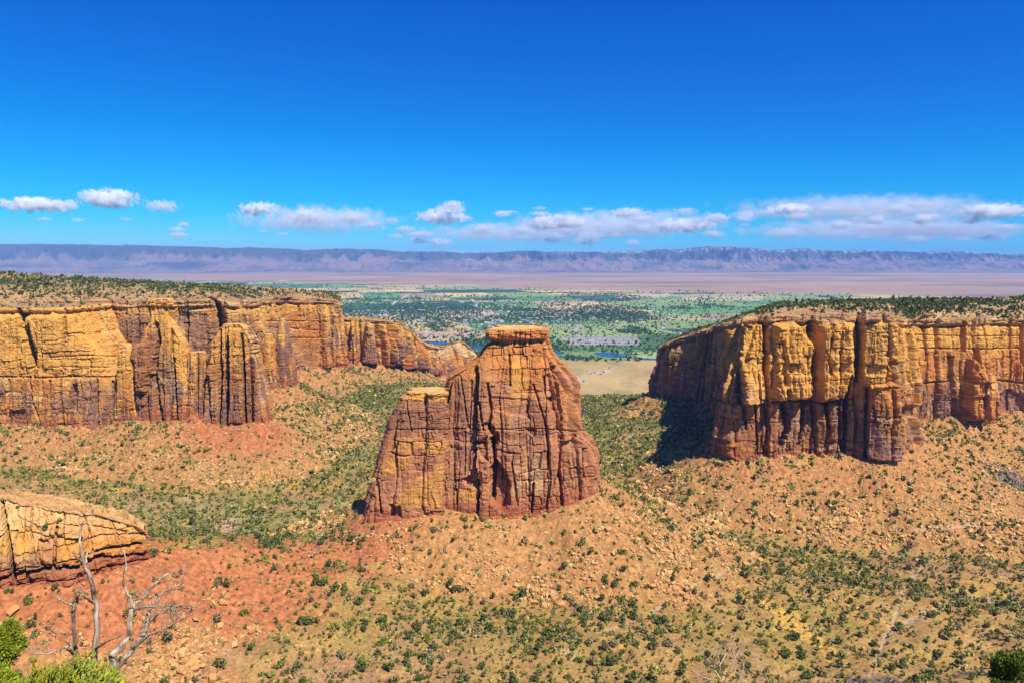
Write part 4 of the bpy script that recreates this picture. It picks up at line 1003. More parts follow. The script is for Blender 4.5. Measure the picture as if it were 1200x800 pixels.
for j in NEAR:
    k = int(r_.integers(0, 8))
    nm = 'juniper_shrub' if k in (0, 1, 4, 5) else ('sagebrush' if k in (3, 6) else 'desert_shrub')
    o = bpy.data.objects.new(nm, var_me[k]); COL.objects.link(o)
    o.location = (px[j], py[j], gz[j] - 0.1)
    s0 = size[j]
    o.scale = (s0, s0 * random.uniform(0.85, 1.15), s0 * random.uniform(0.85, 1.2)); o.rotation_euler = (0, 0, random.uniform(0, 6.28))
    reg = region_of(pu[j], pv[j], gt[j])
    tag(o, KIND[k] + ' ' + reg, 'shrub', KIND[k] + 's ' + reg)

bpy.context.view_layer.update()
for (u, v, s0, k, lab) in ((53, 622, 5.5, 1, 'lone upright dark juniper growing on the golden outcrop face'), (69, 612, 4.0, 0, 'small round juniper on the outcrop right of the upright one'), (76, 603, 3.0, 2, 'low green shrub near the top edge of the outcrop'), (108, 600, 2.5, 3, 'low grey sagebrush on top of the outcrop'), (20, 596, 3.0, 4, 'small dark juniper on the outcrop top at the left edge')):
    dd_ = Vector(PTX(u, v, 1.0)).normalized()
    hit, loc, nrm, fi = out['ob'].ray_cast(Vector((0, 0, 0)), dd_)
    if hit:
        o = bpy.data.objects.new('juniper_shrub' if k in (0, 1, 4) else 'desert_shrub', var_me[k]); COL.objects.link(o)
        o.location = loc - Vector((0, -0.4, 0.5)); o.scale = (s0 * 0.8, s0 * 0.8, s0 * 1.1); tag(o, lab, 'shrub')

def scatter(name, X, Y, Z, S, geos, kind='stuff', mat=None, flat=1.0, tint=None, seed=1):
    r = np.random.default_rng(seed)
    vs_, ts_, cs_ = [], [], []; base = 0
    which = r.integers(0, len(geos), len(X)); ang = r.uniform(0, 6.28, len(X)); sq = r.uniform(0.8, 1.2, len(X))
    for k, (gv, gt_, gc) in enumerate(geos):
        m = which == k
        if not m.any(): continue
        c, s = np.cos(ang[m]), np.sin(ang[m])
        n = m.sum()
        vx = gv[None, :, 0] * c[:, None] - gv[None, :, 1] * s[:, None]; vy = gv[None, :, 0] * s[:, None] + gv[None, :, 1] * c[:, None]
        vz = np.broadcast_to(gv[None, :, 2], vx.shape) * sq[m][:, None] * flat
        P = np.stack([vx * S[m][:, None] + X[m][:, None], vy * S[m][:, None] + Y[m][:, None], vz * S[m][:, None] + Z[m][:, None]], -1)
        vs_.append(P.reshape(-1, 3))
        ts_.append((gt_[None] + (np.arange(n) * len(gv))[:, None, None] + base).reshape(-1, 3)); base += n * len(gv)
        cc = np.broadcast_to(gc[None], P.shape)
        if tint is not None: cc = cc * tint[m][:, None, :]
        cs_.append(cc.reshape(-1, 3))
    return make_obj(name, np.concatenate(vs_), tris=np.concatenate(ts_), mat=mat or M_leaf, col=np.concatenate(cs_), kind=kind)

geo_mid = [shrub_geo(700 + i, 46, tall=(1, 1.2, 0.8)[i % 3], leaf=0.33, pal=i % 5) for i in range(8)]
geo_lo = [shrub_geo(760 + i, 24, tall=(1, 1.1, 0.8)[i % 3], leaf=0.45, pal=(0, 1, 2, 0, 3)[i % 5]) for i in range(6)]
nearm = py[REST] < 700
for sel, g, nm in ((REST[nearm], geo_mid, 'shrubland'), (REST[~nearm], geo_lo, 'brush')):
    tv_ = lerp(np.array([1.1, 1.12, 1.0]), np.array([1.7, 1.42, 1.3]), r_.uniform(0, 1, (len(sel), 1))) * np.exp(r_.normal(0, 0.28, (len(sel), 1)))
    scatter(nm, px[sel], py[sel], gz[sel] - 0.1, size[sel], g, seed=5, tint=tv_)
print('shrubs', len(px))

# low tufts and small brush between the shrubs
N = 90000
tx_ = r_.uniform(-700, 800, N); ty_ = r_.uniform(350, 980, N)
keep = np.abs(tx_) < 0.74 * (ty_ + 40)
tx_, ty_ = tx_[keep], ty_[keep]
tz_, tt_, td_ = ground_z(tx_, ty_)
nn2 = fbm(tx_ * 0.02, ty_ * 0.02, 3.0, 3)
keep = (td_ > 1.5) & (r_.uniform(0, 1, len(tx_)) < 0.42 * (1 - 0.55 * sstep(0.2, 0.8, tt_)) * (0.4 + 0.9 * sstep(-0.3, 0.5, nn2)))
tx_, ty_, tz_ = tx_[keep], ty_[keep], tz_[keep]
tuft = []
for i in range(4):
    v, t, c = shrub_geo(900 + i, 9, tall=0.7, leaf=0.6, pal=(3, 4, 2, 3)[i], lobes=2); tuft.append((v, t, c * 1.15))
scatter('grass_tufts', tx_, ty_, tz_ - 0.05, np.exp(r_.normal(-0.15, 0.35, len(tx_))), tuft, seed=9, tint=lerp(np.array([0.8, 0.85, 0.8]), np.array([1.7, 1.35, 0.9]), r_.uniform(0, 1, (len(tx_), 1))))
print('tufts', len(tx_))

# pinyon and juniper on the two mesa tops
def mesa_trees(M, p, seed, rim, nm, smin=2.2, frame=None):
    r = np.random.default_rng(seed)
    X, Y, Z, D = M['TX'], M['TY'], M['TZ'], M['dist']
    ax = np.hypot(np.gradient(X, axis=1), np.gradient(Y, axis=1)) * np.hypot(np.gradient(X, axis=0), np.gradient(Y, axis=0))
    n1 = fbm(X * 0.02, Y * 0.02, seed, 3)
    pr = p * ax * sstep(rim * 0.25, rim, D) * (0.35 + 1.0 * sstep(-0.4, 0.5, n1))
    m = r.uniform(0, 1, X.shape) < pr
    u, v = proj(X[m], Y[m], Z[m])
    ok = (u > -140) & (u < 1340)
    x, y, z = X[m][ok], Y[m][ok], Z[m][ok]
    S = np.clip(np.exp(r.normal(0.95, 0.4, len(x))), smin * 0.6, 6.5)
    scatter(nm, x, y, z - 0.2, S, geo_lo, seed=seed, tint=np.full((len(x), 3), 1.0) * np.array([0.62, 0.72, 0.8]))
    print(nm, len(x))
mesa_trees(left, 0.046, 5, 16, 'pinyon_woodland')
mesa_trees(right, 0.046, 6, 10, 'pinyon_woodland')
_bx = r_.uniform(-1100, -490, 260); _by = r_.uniform(884, 955, 260)
_k = _bx > -0.8 * _by
_bx, _by = _bx[_k], _by[_k]
scatter('brush', _bx, _by, _bx * 0 + float(slope_v(361)) * 880 - 0.2, np.exp(r_.normal(0.9, 0.4, len(_bx))), geo_lo, seed=12)
mesa_trees(far, 0.006, 7, 12, 'brush')

# ------------------------------------------------------------------ boulders and rubble
def rock_geo(seed, sub=2):
    r = np.random.default_rng(seed)
    import bmesh
    bm = bmesh.new(); bmesh.ops.create_icosphere(bm, subdivisions=sub, radius=0.5)
    V = np.array([v.co[:] for v in bm.verts]); T = np.array([[v.index for v in f.verts] for f in bm.faces]); bm.free()
    # flat broken faces: clip by random planes
    for _ in range(9):
        nrm = r.normal(size=3); nrm /= np.linalg.norm(nrm)
        d = r.uniform(0.20, 0.38)
        over = np.maximum(V @ nrm - d, 0)
        V = V - over[:, None] * nrm
    V = V * np.array([1.0, r.uniform(0.6, 0.95), r.uniform(0.45, 0.8)])
    V[:, 2] += 0.12
    col = np.tile(lerp(np.array([0.54, 0.26, 0.08]), np.array([0.66, 0.42, 0.17]), r.uniform(0, 0.9)) * r.uniform(0.85, 1.15), (len(V), 1))
    return V, T, col

N = 1000000
bx = r_.uniform(-700, 850, N); by = r_.uniform(380, 1150, N)
keep = np.abs(bx) < 0.72 * (by + 40)
bx, by = bx[keep], by[keep]
bz, bt, bd_ = ground_z(bx, by)
bn = fbm(bx * 0.03, by * 0.03, 13.0, 3)
spot = 1.3 * world_blob(bx, by, 725, 652, 560, 24, 16, 0.4) + 1.0 * world_blob(bx, by, 250, 712, 452, 18, 5, 0.2) + 0.6 * world_blob(bx, by, 1180, 610, 640, 18, 14, 0) + 0.22 * world_blob(bx, by, 210, 745, 430, 20, 18, 0.6)
pb = 0.75 * sstep(0.3, 0.9, bt) * (0.10 + 1.15 * sstep(-0.1, 0.6, bn)) + 0.014 * sstep(-0.2, 0.6, bn) + 0.10 * spot
pb = pb * (bd_ > 1.0) * (1 - 0.6 * np.clip(world_blob(bx, by, 120, 715, 425, 50, 26, 0.3), 0, 1))
keep = r_.uniform(0, 1, len(bx)) < pb * (1550 * 770 / N)
bx, by, bz, spot, bdk, btk = bx[keep], by[keep], bz[keep], spot[keep], bd_[keep], bt[keep]
bs_ = np.clip(0.75 * (1 - r_.uniform(0, 0.985, len(bx))) ** -0.55, 0.7, 5.5) * 0.9 * (1 + 0.55 * np.clip(spot, 0, 1)) * np.where(btk > 0.3, 0.8 + 0.75 * sstep(25, 90, bdk), 0.9)
special = [(875, 602, 668, 9.0, 'dark'), (884, 600, 668, 8.0, 'dark'), (262, 712, 452, 5.5, ''), (279, 711, 455, 4.2, ''), (246, 713, 450, 5, ''), (292, 713, 455, 4.2, ''), (205, 765, 420, 5.5, ''), (215, 745, 428, 4, ''), (376, 722, 455, 5.5, ''), (18, 765, 398, 9.5, ''), (45, 512, 872, 11, 'dark'),
           (351, 451, 1130, 9, 'dark'), (1182, 606, 650, 9, ''), (1195, 602, 655, 8, ''), (1100, 600, 660, 5, ''), (690, 655, 560, 6, ''), (712, 662, 552, 6.5, ''), (744, 660, 560, 7.0, ''), (770, 655, 575, 6, ''), (725, 650, 565, 5, ''), (700, 605, 600, 6.0, ''), (790, 662, 575, 6, '')]
sx, sy, ss_ = [], [], []
for (u, v, d, s, f) in special:
    x, y, z = PTX(u, v, d); sx.append(x); sy.append(y); ss_.append(s)
sz, _, _ = ground_z(np.array(sx), np.array(sy))
bx = np.concatenate([sx, bx]); by = np.concatenate([sy, by]); bz = np.concatenate([sz, bz]); bs_ = np.concatenate([ss_, bs_])
bu, bv = proj(bx, by, bz)
app = np.where((bu > -10) & (bu < 1210) & (bv < 805), bs_ / by, 0)
app[:len(special)] = 9
order = np.argsort(-app)
rock_g = [rock_geo(40 + i, 2) for i in range(8)]
rock_lo = [rock_geo(60 + i, 1) for i in range(8)]
rock_me = []
for g in rock_g:
    o = make_obj('boulder', g[0], tris=g[1], mat=M_boulder, col=g[2]); rock_me.append(o.data); bpy.data.objects.remove(o)
def breg(u, v):
    if u < 340 and v > 640: return 'on the red slope at lower left'
    if u < 420: return 'at the foot of the left mesa'
    if u < 830 and v > 575: return 'on the rubble slope below the central butte'
    if u < 830: return 'on the canyon floor behind the butte'
    return 'on the slope below the right mesa'
def bsize(s): return 'large' if s > 4.5 else ('middling' if s > 2.6 else 'small')
for j in order[:205]:
    k = int(r_.integers(0, 8))
    o = bpy.data.objects.new('boulder', rock_me[k]); COL.objects.link(o)
    o.location = (bx[j], by[j], bz[j] + 0.02 * bs_[j]); s0 = bs_[j]
    o.scale = (s0, s0, s0 * random.uniform(0.8, 1.2)); o.rotation_euler = (random.uniform(-.4, .4), random.uniform(-.4, .4), random.uniform(0, 6.28))
    lab = '%s angular sandstone boulder %s' % (bsize(s0), breg(bu[j], bv[j]))
    tag(o, lab, 'boulder', lab.replace('boulder', 'boulders', 1))
R_ = order[205:]
scatter('rubble', bx[R_], by[R_], bz[R_], bs_[R_], rock_lo, mat=M_boulder, seed=4, tint=r_.uniform(0.75, 1.25, (len(R_), 1)) * np.array([1.0, 1.0, 1.0]))
print('boulders', len(bx))
M_basalt = mat_new('dark_rock', 0.9, color=(0.115, 0.085, 0.075), noise=(1.2, 0.35), bump=(2.0, 0.15), spec=0.15)
dark_me = []
for g in rock_g[:5]:
    o = make_obj('boulder', g[0], tris=g[1], mat=M_basalt); dark_me.append(o.data); bpy.data.objects.remove(o)
heaps = [((1000, 794), (1052, 786), 412, 20, 2.6, 'in the dark heap at the bottom edge right of centre'), ((1128, 782), (1156, 770), 432, 16, 2.8, 'in the dark heap left of the bottom right juniper'), ((1164, 549), (1215, 556), 770, 22, 4.0, 'in the grey patch on the slope at the right edge'),
         ((670, 486), (702, 474), 1200, 24, 7.0, 'on the dark mound behind the right side of the butte'), ((1020, 668), (1060, 690), 575, 8, 2.5, 'in the small gully of the lower right flat')]
for (a, b, d, n, sz_, where) in heaps:
    for k in range(n):
        f = r_.uniform(0, 1)
        x, y, z = PTX(lerp(a[0], b[0], f) + r_.normal(0, 3), lerp(a[1], b[1], f) + r_.normal(0, 1.5), d * (1 + r_.normal(0, 0.008)))
        z = float(ground_z(np.array([x]), np.array([y]))[0][0])
        o = bpy.data.objects.new('boulder', dark_me[int(r_.integers(0, 5))]); COL.objects.link(o)
        o.location = (x, y, z); s0 = sz_ * float(np.exp(r_.normal(0, 0.35)))
        o.scale = (s0, s0, s0 * random.uniform(0.8, 1.2)); o.rotation_euler = (random.uniform(-.4, .4), random.uniform(-.4, .4), random.uniform(0, 6.28))
        tag(o, 'dark purplish grey boulder ' + where, 'boulder', 'dark boulders ' + where)


# ------------------------------------------------------------------ trees and houses of the valley
def blob_geo(seed, n=14):
    v, t, c = shrub_geo(seed, n, tall=0.9, leaf=0.6, pal=0, lobes=3)
    return v, t, c * np.array([0.5, 0.85, 1.3])
N = 300000
q = r_.uniform(0, 1, N)
vy_ = 1 / (1 / 2350 + (1 / 13500 - 1 / 2350) * q); vx_ = r_.uniform(-0.5, 0.62, N) * vy_
U_, V_ = proj(vx_, vy_, vy_ * 0 - 345)
tn_ = fbm(vx_ * 0.0022, vy_ * 0.0011, 5.0, 4)
tn2 = fbm(vx_ * 0.0007, vy_ * 0.0006, 8.0, 3)
town = blob(U_, V_, 530, 366, 130, 8) * 1.1 + blob(U_, V_, 620, 371, 120, 6) + blob(U_, V_, 430, 368, 60, 9)
bott = blob(U_, V_, 735, 416, 90, 4) * 1.3 + blob(U_, V_, 745, 424, 40, 3.0) * 1.4 + blob(U_, V_, 560, 401, 80, 2.0) * 0.7
line = sstep(0.62, 0.75, np.abs(noise3(vx_ * 0.004, vy_ * 0.0006, 2)) + 0.5 * tn_)
p_ = 0.95 * np.clip(town, 0, 1) * sstep(-0.75, 0.1, tn_) + 0.6 * np.clip(bott, 0, 1) * sstep(-0.1, 0.5, tn_) + 0.8 * sstep(0.2, 0.6, tn_ + 0.4 * tn2) + 0.10
p_ = p_ * sstep(2600, 2750, vy_) * (1 - sstep(9300, 10200, vy_ + 0.6 * vx_))
p_ = p_ * (1 - blob(U_, V_, 705, 398, 60, 5) * 0.9)
vr_ = np.interp(U_, [470, 500, 572, 640, 660, 696, 741, 800], [402.5, 402, 408.8, 412.6, 413.4, 414.5, 418.5, 421.5])
p_ = p_ * (1 - 0.93 * ((V_ - vr_ > -2.5) & (V_ - vr_ < 4.0) & (U_ > 470) & (U_ < 800)))
keep = (r_.uniform(0, 1, N) < p_ * 0.6) & (U_ > -20) & (U_ < 1000)
X_, Y_ = vx_[keep], vy_[keep]
zz_, _, _ = ground_z(X_, Y_)
scatter('valley_trees', X_, Y_, zz_ - 0.5, np.clip(np.exp(r_.normal(2.0, 0.38, len(X_))), 4, 18) * lerp(1, 1.35, sstep(3000, 8000, Y_)), [blob_geo(30 + i) for i in range(5)], seed=3)
print('valley trees', len(X_))

M_house = mat_new('house_paint', 0.7, attr='Col', spec=0.3)
def house_geo(w, l, h, roofh, wall, roof):
    V = np.array([[-w, -l, -1], [w, -l, -1], [w, l, -1], [-w, l, -1], [-w, -l, h], [w, -l, h], [w, l, h], [-w, l, h],
                  [-w * 1.08, -l * 1.05, h], [w * 1.08, -l * 1.05, h], [w * 1.08, l * 1.05, h], [-w * 1.08, l * 1.05, h], [0, -l * 1.05, h + roofh], [0, l * 1.05, h + roofh]], float)
    T = [(0, 1, 5), (0, 5, 4), (1, 2, 6), (1, 6, 5), (2, 3, 7), (2, 7, 6), (3, 0, 4), (3, 4, 7), (9, 10, 13), (9, 13, 12), (11, 8, 12), (11, 12, 13), (8, 9, 12), (10, 11, 13)]
    c = np.array([wall] * 8 + [roof] * 6, float)
    return V, np.array(T), c
hg = [house_geo(9, 14, 5, 3.5, (0.55, 0.5, 0.44), (0.42, 0.40, 0.39)), house_geo(8, 12, 5, 3, (0.62, 0.55, 0.45), (0.35, 0.33, 0.33)), house_geo(14, 30, 7, 3, (0.5, 0.46, 0.42), (0.36, 0.34, 0.33)), house_geo(9, 13, 5, 3.5, (0.66, 0.6, 0.5), (0.55, 0.42, 0.34))]
house_me = []
for g in hg:
    o = make_obj('house', g[0], tris=g[1], mat=M_house, col=g[2]); house_me.append(o.data); bpy.data.objects.remove(o)
N = 26000
q = r_.uniform(0, 1, N)
hy_ = 1 / (1 / 2380 + (1 / 9000 - 1 / 2380) * q); hx_ = r_.uniform(-0.45, 0.45, N) * hy_
U_, V_ = proj(hx_, hy_, hy_ * 0 - 345)
p_ = blob(U_, V_, 530, 369, 120, 8) + 0.9 * blob(U_, V_, 525, 379, 90, 3) + 0.7 * blob(U_, V_, 640, 373, 110, 6) + 0.03
keep = (r_.uniform(0, 1, N) < p_ * 0.17) & (hy_ > 3250)
hx_, hy_ = hx_[keep], hy_[keep]
# the yard of long sheds by the river, and the ranch buildings on the dry flat
yx, yy_ = [], []
for (u0, v0, u1, v1, n) in ((668, 397, 735, 396.5, 22), (672, 399, 745, 399, 24), (676, 401.5, 750, 402, 22), (684, 404, 752, 404.5, 16), (664, 395.5, 700, 394.5, 12)):
    for k in range(n):
        f = (k + r_.uniform(-.25, .25)) / n
        x, y, z = PTX(lerp(u0, u1, f), lerp(v0, v1, f), 345 / -float(slope_v(lerp(v0, v1, f)))); yx.append(x); yy_.append(y)
rx, ry = [], []
for (u, v) in ((667, 444), (672, 443.5), (679, 446), (686, 446.5), (694, 437.5), (700, 436.5), (706, 438.5), (711, 436), (690, 434.5), (659, 429.5), (716, 431)):
    x, y, z = PTX(u, v, 345 / -float(slope_v(v))); rx.append(x); ry.append(y)
allh = [(x, y, 'ranch') for x, y in zip(rx, ry)] + [(x, y, 'shed') for x, y in zip(yx, yy_)]
ix = np.argsort(hy_)
nt_ = 300 - len(rx)
allh += [(hx_[i], hy_[i], 'town') for i in ix[:nt_]]
for (x, y, kd) in allh:
    z = float(ground_z(np.array([x]), np.array([y]))[0][0])
    k = {'ranch': int(r_.integers(0, 2)), 'shed': 2, 'town': int(r_.integers(0, 4))}[kd]
    o = bpy.data.objects.new('shed' if kd == 'shed' else ('farm_building' if kd == 'ranch' else 'house'), house_me[k]); COL.objects.link(o)
    o.location = (x, y, z); o.rotation_euler = (0, 0, 0.24 + random.choice((0, math.pi / 2))); s0 = random.uniform(0.8, 1.2) * (0.6 if kd == 'ranch' else (0.5 if kd == 'shed' else 0.75))
    o.scale = (s0, s0, s0)
    if kd == 'ranch': tag(o, 'small farm building on the bare tan flat right of the butte', 'building', 'farm buildings on the dry flat')
    elif kd == 'shed': tag(o, 'long pale shed in the grey yard beyond the river', 'shed', 'sheds in the yard beyond the river')
    else: tag(o, 'pale house among the trees of the valley town', 'house', 'houses of the valley town')
R_ = ix[nt_:]
zz_, _, _ = ground_z(hx_[R_], hy_[R_])
scatter('far_houses', hx_[R_], hy_[R_], zz_, r_.uniform(0.6, 1.0, len(R_)), hg, mat=M_house, seed=8)
print('houses', len(hx_), len(allh))
# ------------------------------------------------------------------ the dead juniper and the live foliage close to the viewpoint
M_wood = mat_new('weathered_wood', 0.9, attr='Col', noise=(9.0, 0.3, (1, 1, 0.12)), noise2=(40.0, 0.45, (1, 1, 0.06)), bump=(60.0, 0.012), spec=0.1)
M_sprig = mat_new('juniper_sprigs', 0.75, attr='Col', noise=(6.0, 0.2), spec=0.2)

def catmull(P, n):
    P = np.asarray(P, float)
    Q = np.concatenate([[2 * P[0] - P[1]], P, [2 * P[-1] - P[-2]]])
    out = []
    for i in range(len(P) - 1):
        p0, p1, p2, p3 = Q[i:i + 4]
        for t in np.linspace(0, 1, n, endpoint=False):
            out.append(0.5 * ((2 * p1) + (-p0 + p2) * t + (2 * p0 - 5 * p1 + 4 * p2 - p3) * t * t + (-p0 + 3 * p1 - 3 * p2 + p3) * t ** 3))
    out.append(P[-1])
    return np.array(out)

def tube(P, R, seed=0, nseg=10, tone=1.0, twist=0.6, gnarl=0.16):
    """tapered, slightly twisted and gnarled limb; P (n,3), R (n,)"""
    P = np.asarray(P, float); n = len(P)
    T = np.gradient(P, axis=0); T /= np.linalg.norm(T, axis=1, keepdims=True) + 1e-9
    ref = np.array([0.3, 1.0, 0.1]); V = []; C = []
    L = np.concatenate([[0], np.cumsum(np.linalg.norm(np.diff(P, axis=0), axis=1))])
    for i in range(n):
        a = np.cross(T[i], ref); a /= np.linalg.norm(a) + 1e-9; b = np.cross(T[i], a)
        ang = np.linspace(0, 2 * np.pi, nseg, endpoint=False) + twist * L[i] * 3
        rr_ = R[i] * (1 + gnarl * noise3(np.cos(ang) * 1.4 + seed, np.sin(ang) * 1.4, L[i] * 3.0) * 1.6 + 0.5 * gnarl * noise3(np.cos(ang) * 3, np.sin(ang) * 3 + seed, L[i] * 9))
        V.append(P[i] + (np.cos(ang) * rr_)[:, None] * a + (np.sin(ang) * rr_)[:, None] * b)
        g = 0.5 + 0.5 * noise3(np.cos(ang) * 1.1 + 3 * seed, np.sin(ang) * 1.1, L[i] * 1.3)
        C.append(lerp(np.array([0.27, 0.175, 0.10]), np.array([0.56, 0.44, 0.32]), sstep(0.25, 0.75, g)[:, None]) * tone)
    V.append(P[-1:] + T[-1:] * R[-1]); C.append(C[-1][:1])
    Q = grid_quads(n, nseg, True)
    k = n * nseg
    tri = [((n - 1) * nseg + j, (n - 1) * nseg + (j + 1) % nseg, k) for j in range(nseg)]
    return np.concatenate(V), Q, np.array(tri), np.concatenate(C)

def limb(name, uvd, w0, w1, seed, parent, tone=1.0, nseg=10, power=1.0):
    P = np.array([PTX(u, v, d) for u, v, d in uvd])
    n = 8 if len(uvd) > 2 else 10
    P = catmull(P, n)
    r = np.random.default_rng(seed)
    L = np.linspace(0, 1, len(P))
    P = P + 0.012 * np.stack([noise3(L * 14, seed, 0.5), noise3(L * 14, seed, 5.5), noise3(L * 14, seed, 9.5)], 1) * (w0 / 4)
    d0 = np.mean([a[2] for a in uvd])
    R = lerp(w0 * 0.86, w1 * 0.9, L ** power) / 2 / FPX * d0
    V, Q, T, C = tube(P, R, seed, nseg, tone)
    return make_obj(name, V, Q, T, mat=M_wood, col=C, parent=parent, smooth=True), P

def twigs(P, seed, n, length, rad, tone=0.9, spread=0.9):
    """fine dead twigs along a limb, one mesh"""
    r = np.random.default_rng(seed); Vs, Qs, Ts, Cs = [], [], [], []; base = 0
    for k in range(n):
        i = r.integers(int(len(P) * 0.35), len(P) - 1)
        d = P[i + 1] - P[i]; d /= np.linalg.norm(d) + 1e-9
        q = d * 0.6 + r.normal(0, spread, 3) * np.array([1, 0.8, 0.8]); q /= np.linalg.norm(q)
        l = length * r.uniform(0.4, 1.2); m = 6
        pts = [P[i]]
        for s in range(m):
            q = q + r.normal(0, 0.28, 3); q /= np.linalg.norm(q)
            pts.append(pts[-1] + q * l / m)
        V, Q, T, C = tube(np.array(pts), np.linspace(rad, rad * 0.3, m + 1), seed + k, 5, tone)
        Vs.append(V); Qs.append(Q + base); Ts.append(T + base); Cs.append(C); base += len(V)
    return np.concatenate(Vs), np.concatenate(Qs), np.concatenate(Ts), np.concatenate(Cs)

snag = bpy.data.objects.new('dead_juniper', None); COL.objects.link(snag)
tag(snag, 'bleached dead juniper with bare twisted trunks and branches at the lower left', 'dead tree')
def add_twigs(par, P, seed, n, length, rad, tone=0.9):
    V, Q, T, C = twigs(P, seed, n, length, rad, tone)
    make_obj('twigs', V, Q, T, mat=M_wood, col=C, parent=par, smooth=True, kind='stuff')

D = 9.0
t1, P1 = limb('trunk', [(113, 835, D), (111, 790, D), (112, 747, D), (111.5, 721, D + .05), (111, 703, D + .05), (109, 687, D), (104.5, 671, D), (100, 659, D), (96.5, 649, D - .05), (94.5, 638, D - .05), (94, 627, D), (95, 618, D), (96.5, 611, D)], 9.5, 1.6, 1, snag, nseg=14, power=0.8)
limb('branch', [(110, 706, D), (105, 702.5, D - .1), (99, 699, D - .2), (95, 695, D - .25), (90, 691, D - .3)], 4.5, 1.8, 2, t1)
limb('branch', [(101, 660, D), (101, 651, D + .1), (103, 646.5, D + .15), (109, 645.5, D + .2), (115, 641.5, D + .2)], 3.2, 1.4, 3, t1, 1.15)
limb('branch', [(98, 658, D), (92, 655, D - .1), (88, 650, D - .15), (86, 645, D - .15)], 3.4, 1.4, 4, t1, 0.8)
_, pb_ = limb('branch', [(111, 760, D), (122, 753, D - .2), (133, 748, D - .3), (146, 742, D - .35)], 3.5, 1.6, 5, t1, 0.7)
add_twigs(t1, P1, 12, 10, 0.22, 0.006, 0.8)
t2, P2 = limb('trunk', [(93, 830, D + .4), (91, 785, D + .35), (89, 763, D + .3), (87.5, 747, D + .3), (86, 732, D + .3), (86, 716, D + .3), (87.5, 709, D + .3), (91, 703, D + .35), (92.5, 697, D + .35)], 7.5, 3.0, 6, snag, 0.85, 12)
limb('branch', [(87, 711, D + .3), (79, 706, D + .2), (70, 702, D + .1), (64, 698, D + .05), (59.5, 694.5, D)], 3.4, 1.3, 7, t2, 1.1)
_, p2b = limb('branch', [(86, 741, D + .3), (80, 743, D + .2), (74, 742, D + .1), (65, 741, D), (57, 736, D - .1)], 3.0, 1.0, 8, t2, 0.95)
_, p2c = limb('branch', [(89, 767, D + .3), (83, 760, D + .15), (80.5, 753, D + .1), (80, 746, D + .1)], 4.0, 1.6, 9, t2, 1.3)
_, p2d = limb('branch', [(89, 770, D + .3), (76, 759, D + .1), (64, 763, D - .1), (50, 766, D - .2), (36, 764, D - .3)], 2.8, 1.0, 10, t2, 1.15)
limb('branch', [(60, 764, D - .1), (48, 761, D - .2), (42, 752, D - .25), (38, 742, D - .3)], 2.0, 0.8, 11, t2, 1.1)
add_twigs(t2, p2b, 13, 12, 0.20, 0.005, 0.7); add_twigs(t2, p2d, 14, 10, 0.22, 0.005, 0.9); add_twigs(t2, P2, 15, 12, 0.20, 0.005, 0.7)
t3, P3 = limb('trunk', [(112, 840, D - .2), (122, 800, D - .15), (131, 773, D - .1), (141, 760, D - .05), (149, 750, D), (152.5, 738, D), (153.5, 722, D), (154.5, 711, D), (153, 699, D), (149, 688, D + .05), (147, 679, D + .05), (146, 665, D + .1), (145, 652, D + .1), (143.5, 641, D + .1)], 15, 0.9, 16, snag, 1.15, 14, 0.62)
t4, P4 = limb('trunk', [(116, 842, D - .4), (130, 797, D - .35), (145, 772, D - .3), (156, 759, D - .25), (166, 746, D - .2), (172.5, 731, D - .15), (175, 719, D - .1), (174, 708, D - .1)], 10, 4, 17, snag, 0.9, 12, 0.8)
_, p3a = limb('branch', [(154, 712, D), (160, 705, D + .1), (167, 702, D + .15), (176, 692, D + .2), (186, 680, D + .25), (197, 672, D + .3)], 6.5, 3.0, 18, t3, 1.1)
_, p3b = limb('branch', [(167, 744, D - .2), (170, 725, D - .1), (176, 712, D), (183, 704, D + .05), (191, 694, D + .1), (203, 687, D + .15), (214, 681, D + .2)], 5.5, 1.4, 19, t4, 1.0)
_, p3c = limb('branch', [(156, 716, D), (167, 711, D - .1), (187, 710, D - .2), (206, 709, D - .3), (218, 711, D - .35), (228, 714, D - .4)], 3.8, 1.0, 20, t3, 0.95)
_, p3d = limb('branch', [(158, 757, D - .2), (176, 743, D - .35), (194, 737, D - .45), (204, 731, D - .5), (212, 724, D - .55)], 3.6, 1.2, 21, t4, 1.2)
limb('branch', [(155, 699, D), (162, 691, D), (169, 691, D + .05), (175, 696, D + .05)], 2.2, 1.0, 22, t3, 0.9)
_, p3e = limb('branch', [(174, 722, D - .1), (180, 726, D - .2), (186, 718, D - .3), (196, 716, D - .3), (206, 722, D - .35)], 3.2, 1.0, 23, t4, 0.9)
for sd, P, pr, n, l in ((24, p3c, t3, 26, 0.30), (25, p3b, t4, 22, 0.24), (26, p3a, t3, 12, 0.2), (27, p3d, t4, 18, 0.26), (28, p3e, t4, 22, 0.26), (29, P3, t3, 12, 0.2), (30, P4, t4, 14, 0.3)):
    add_twigs(pr, P, sd, n, l, 0.005, 0.8)

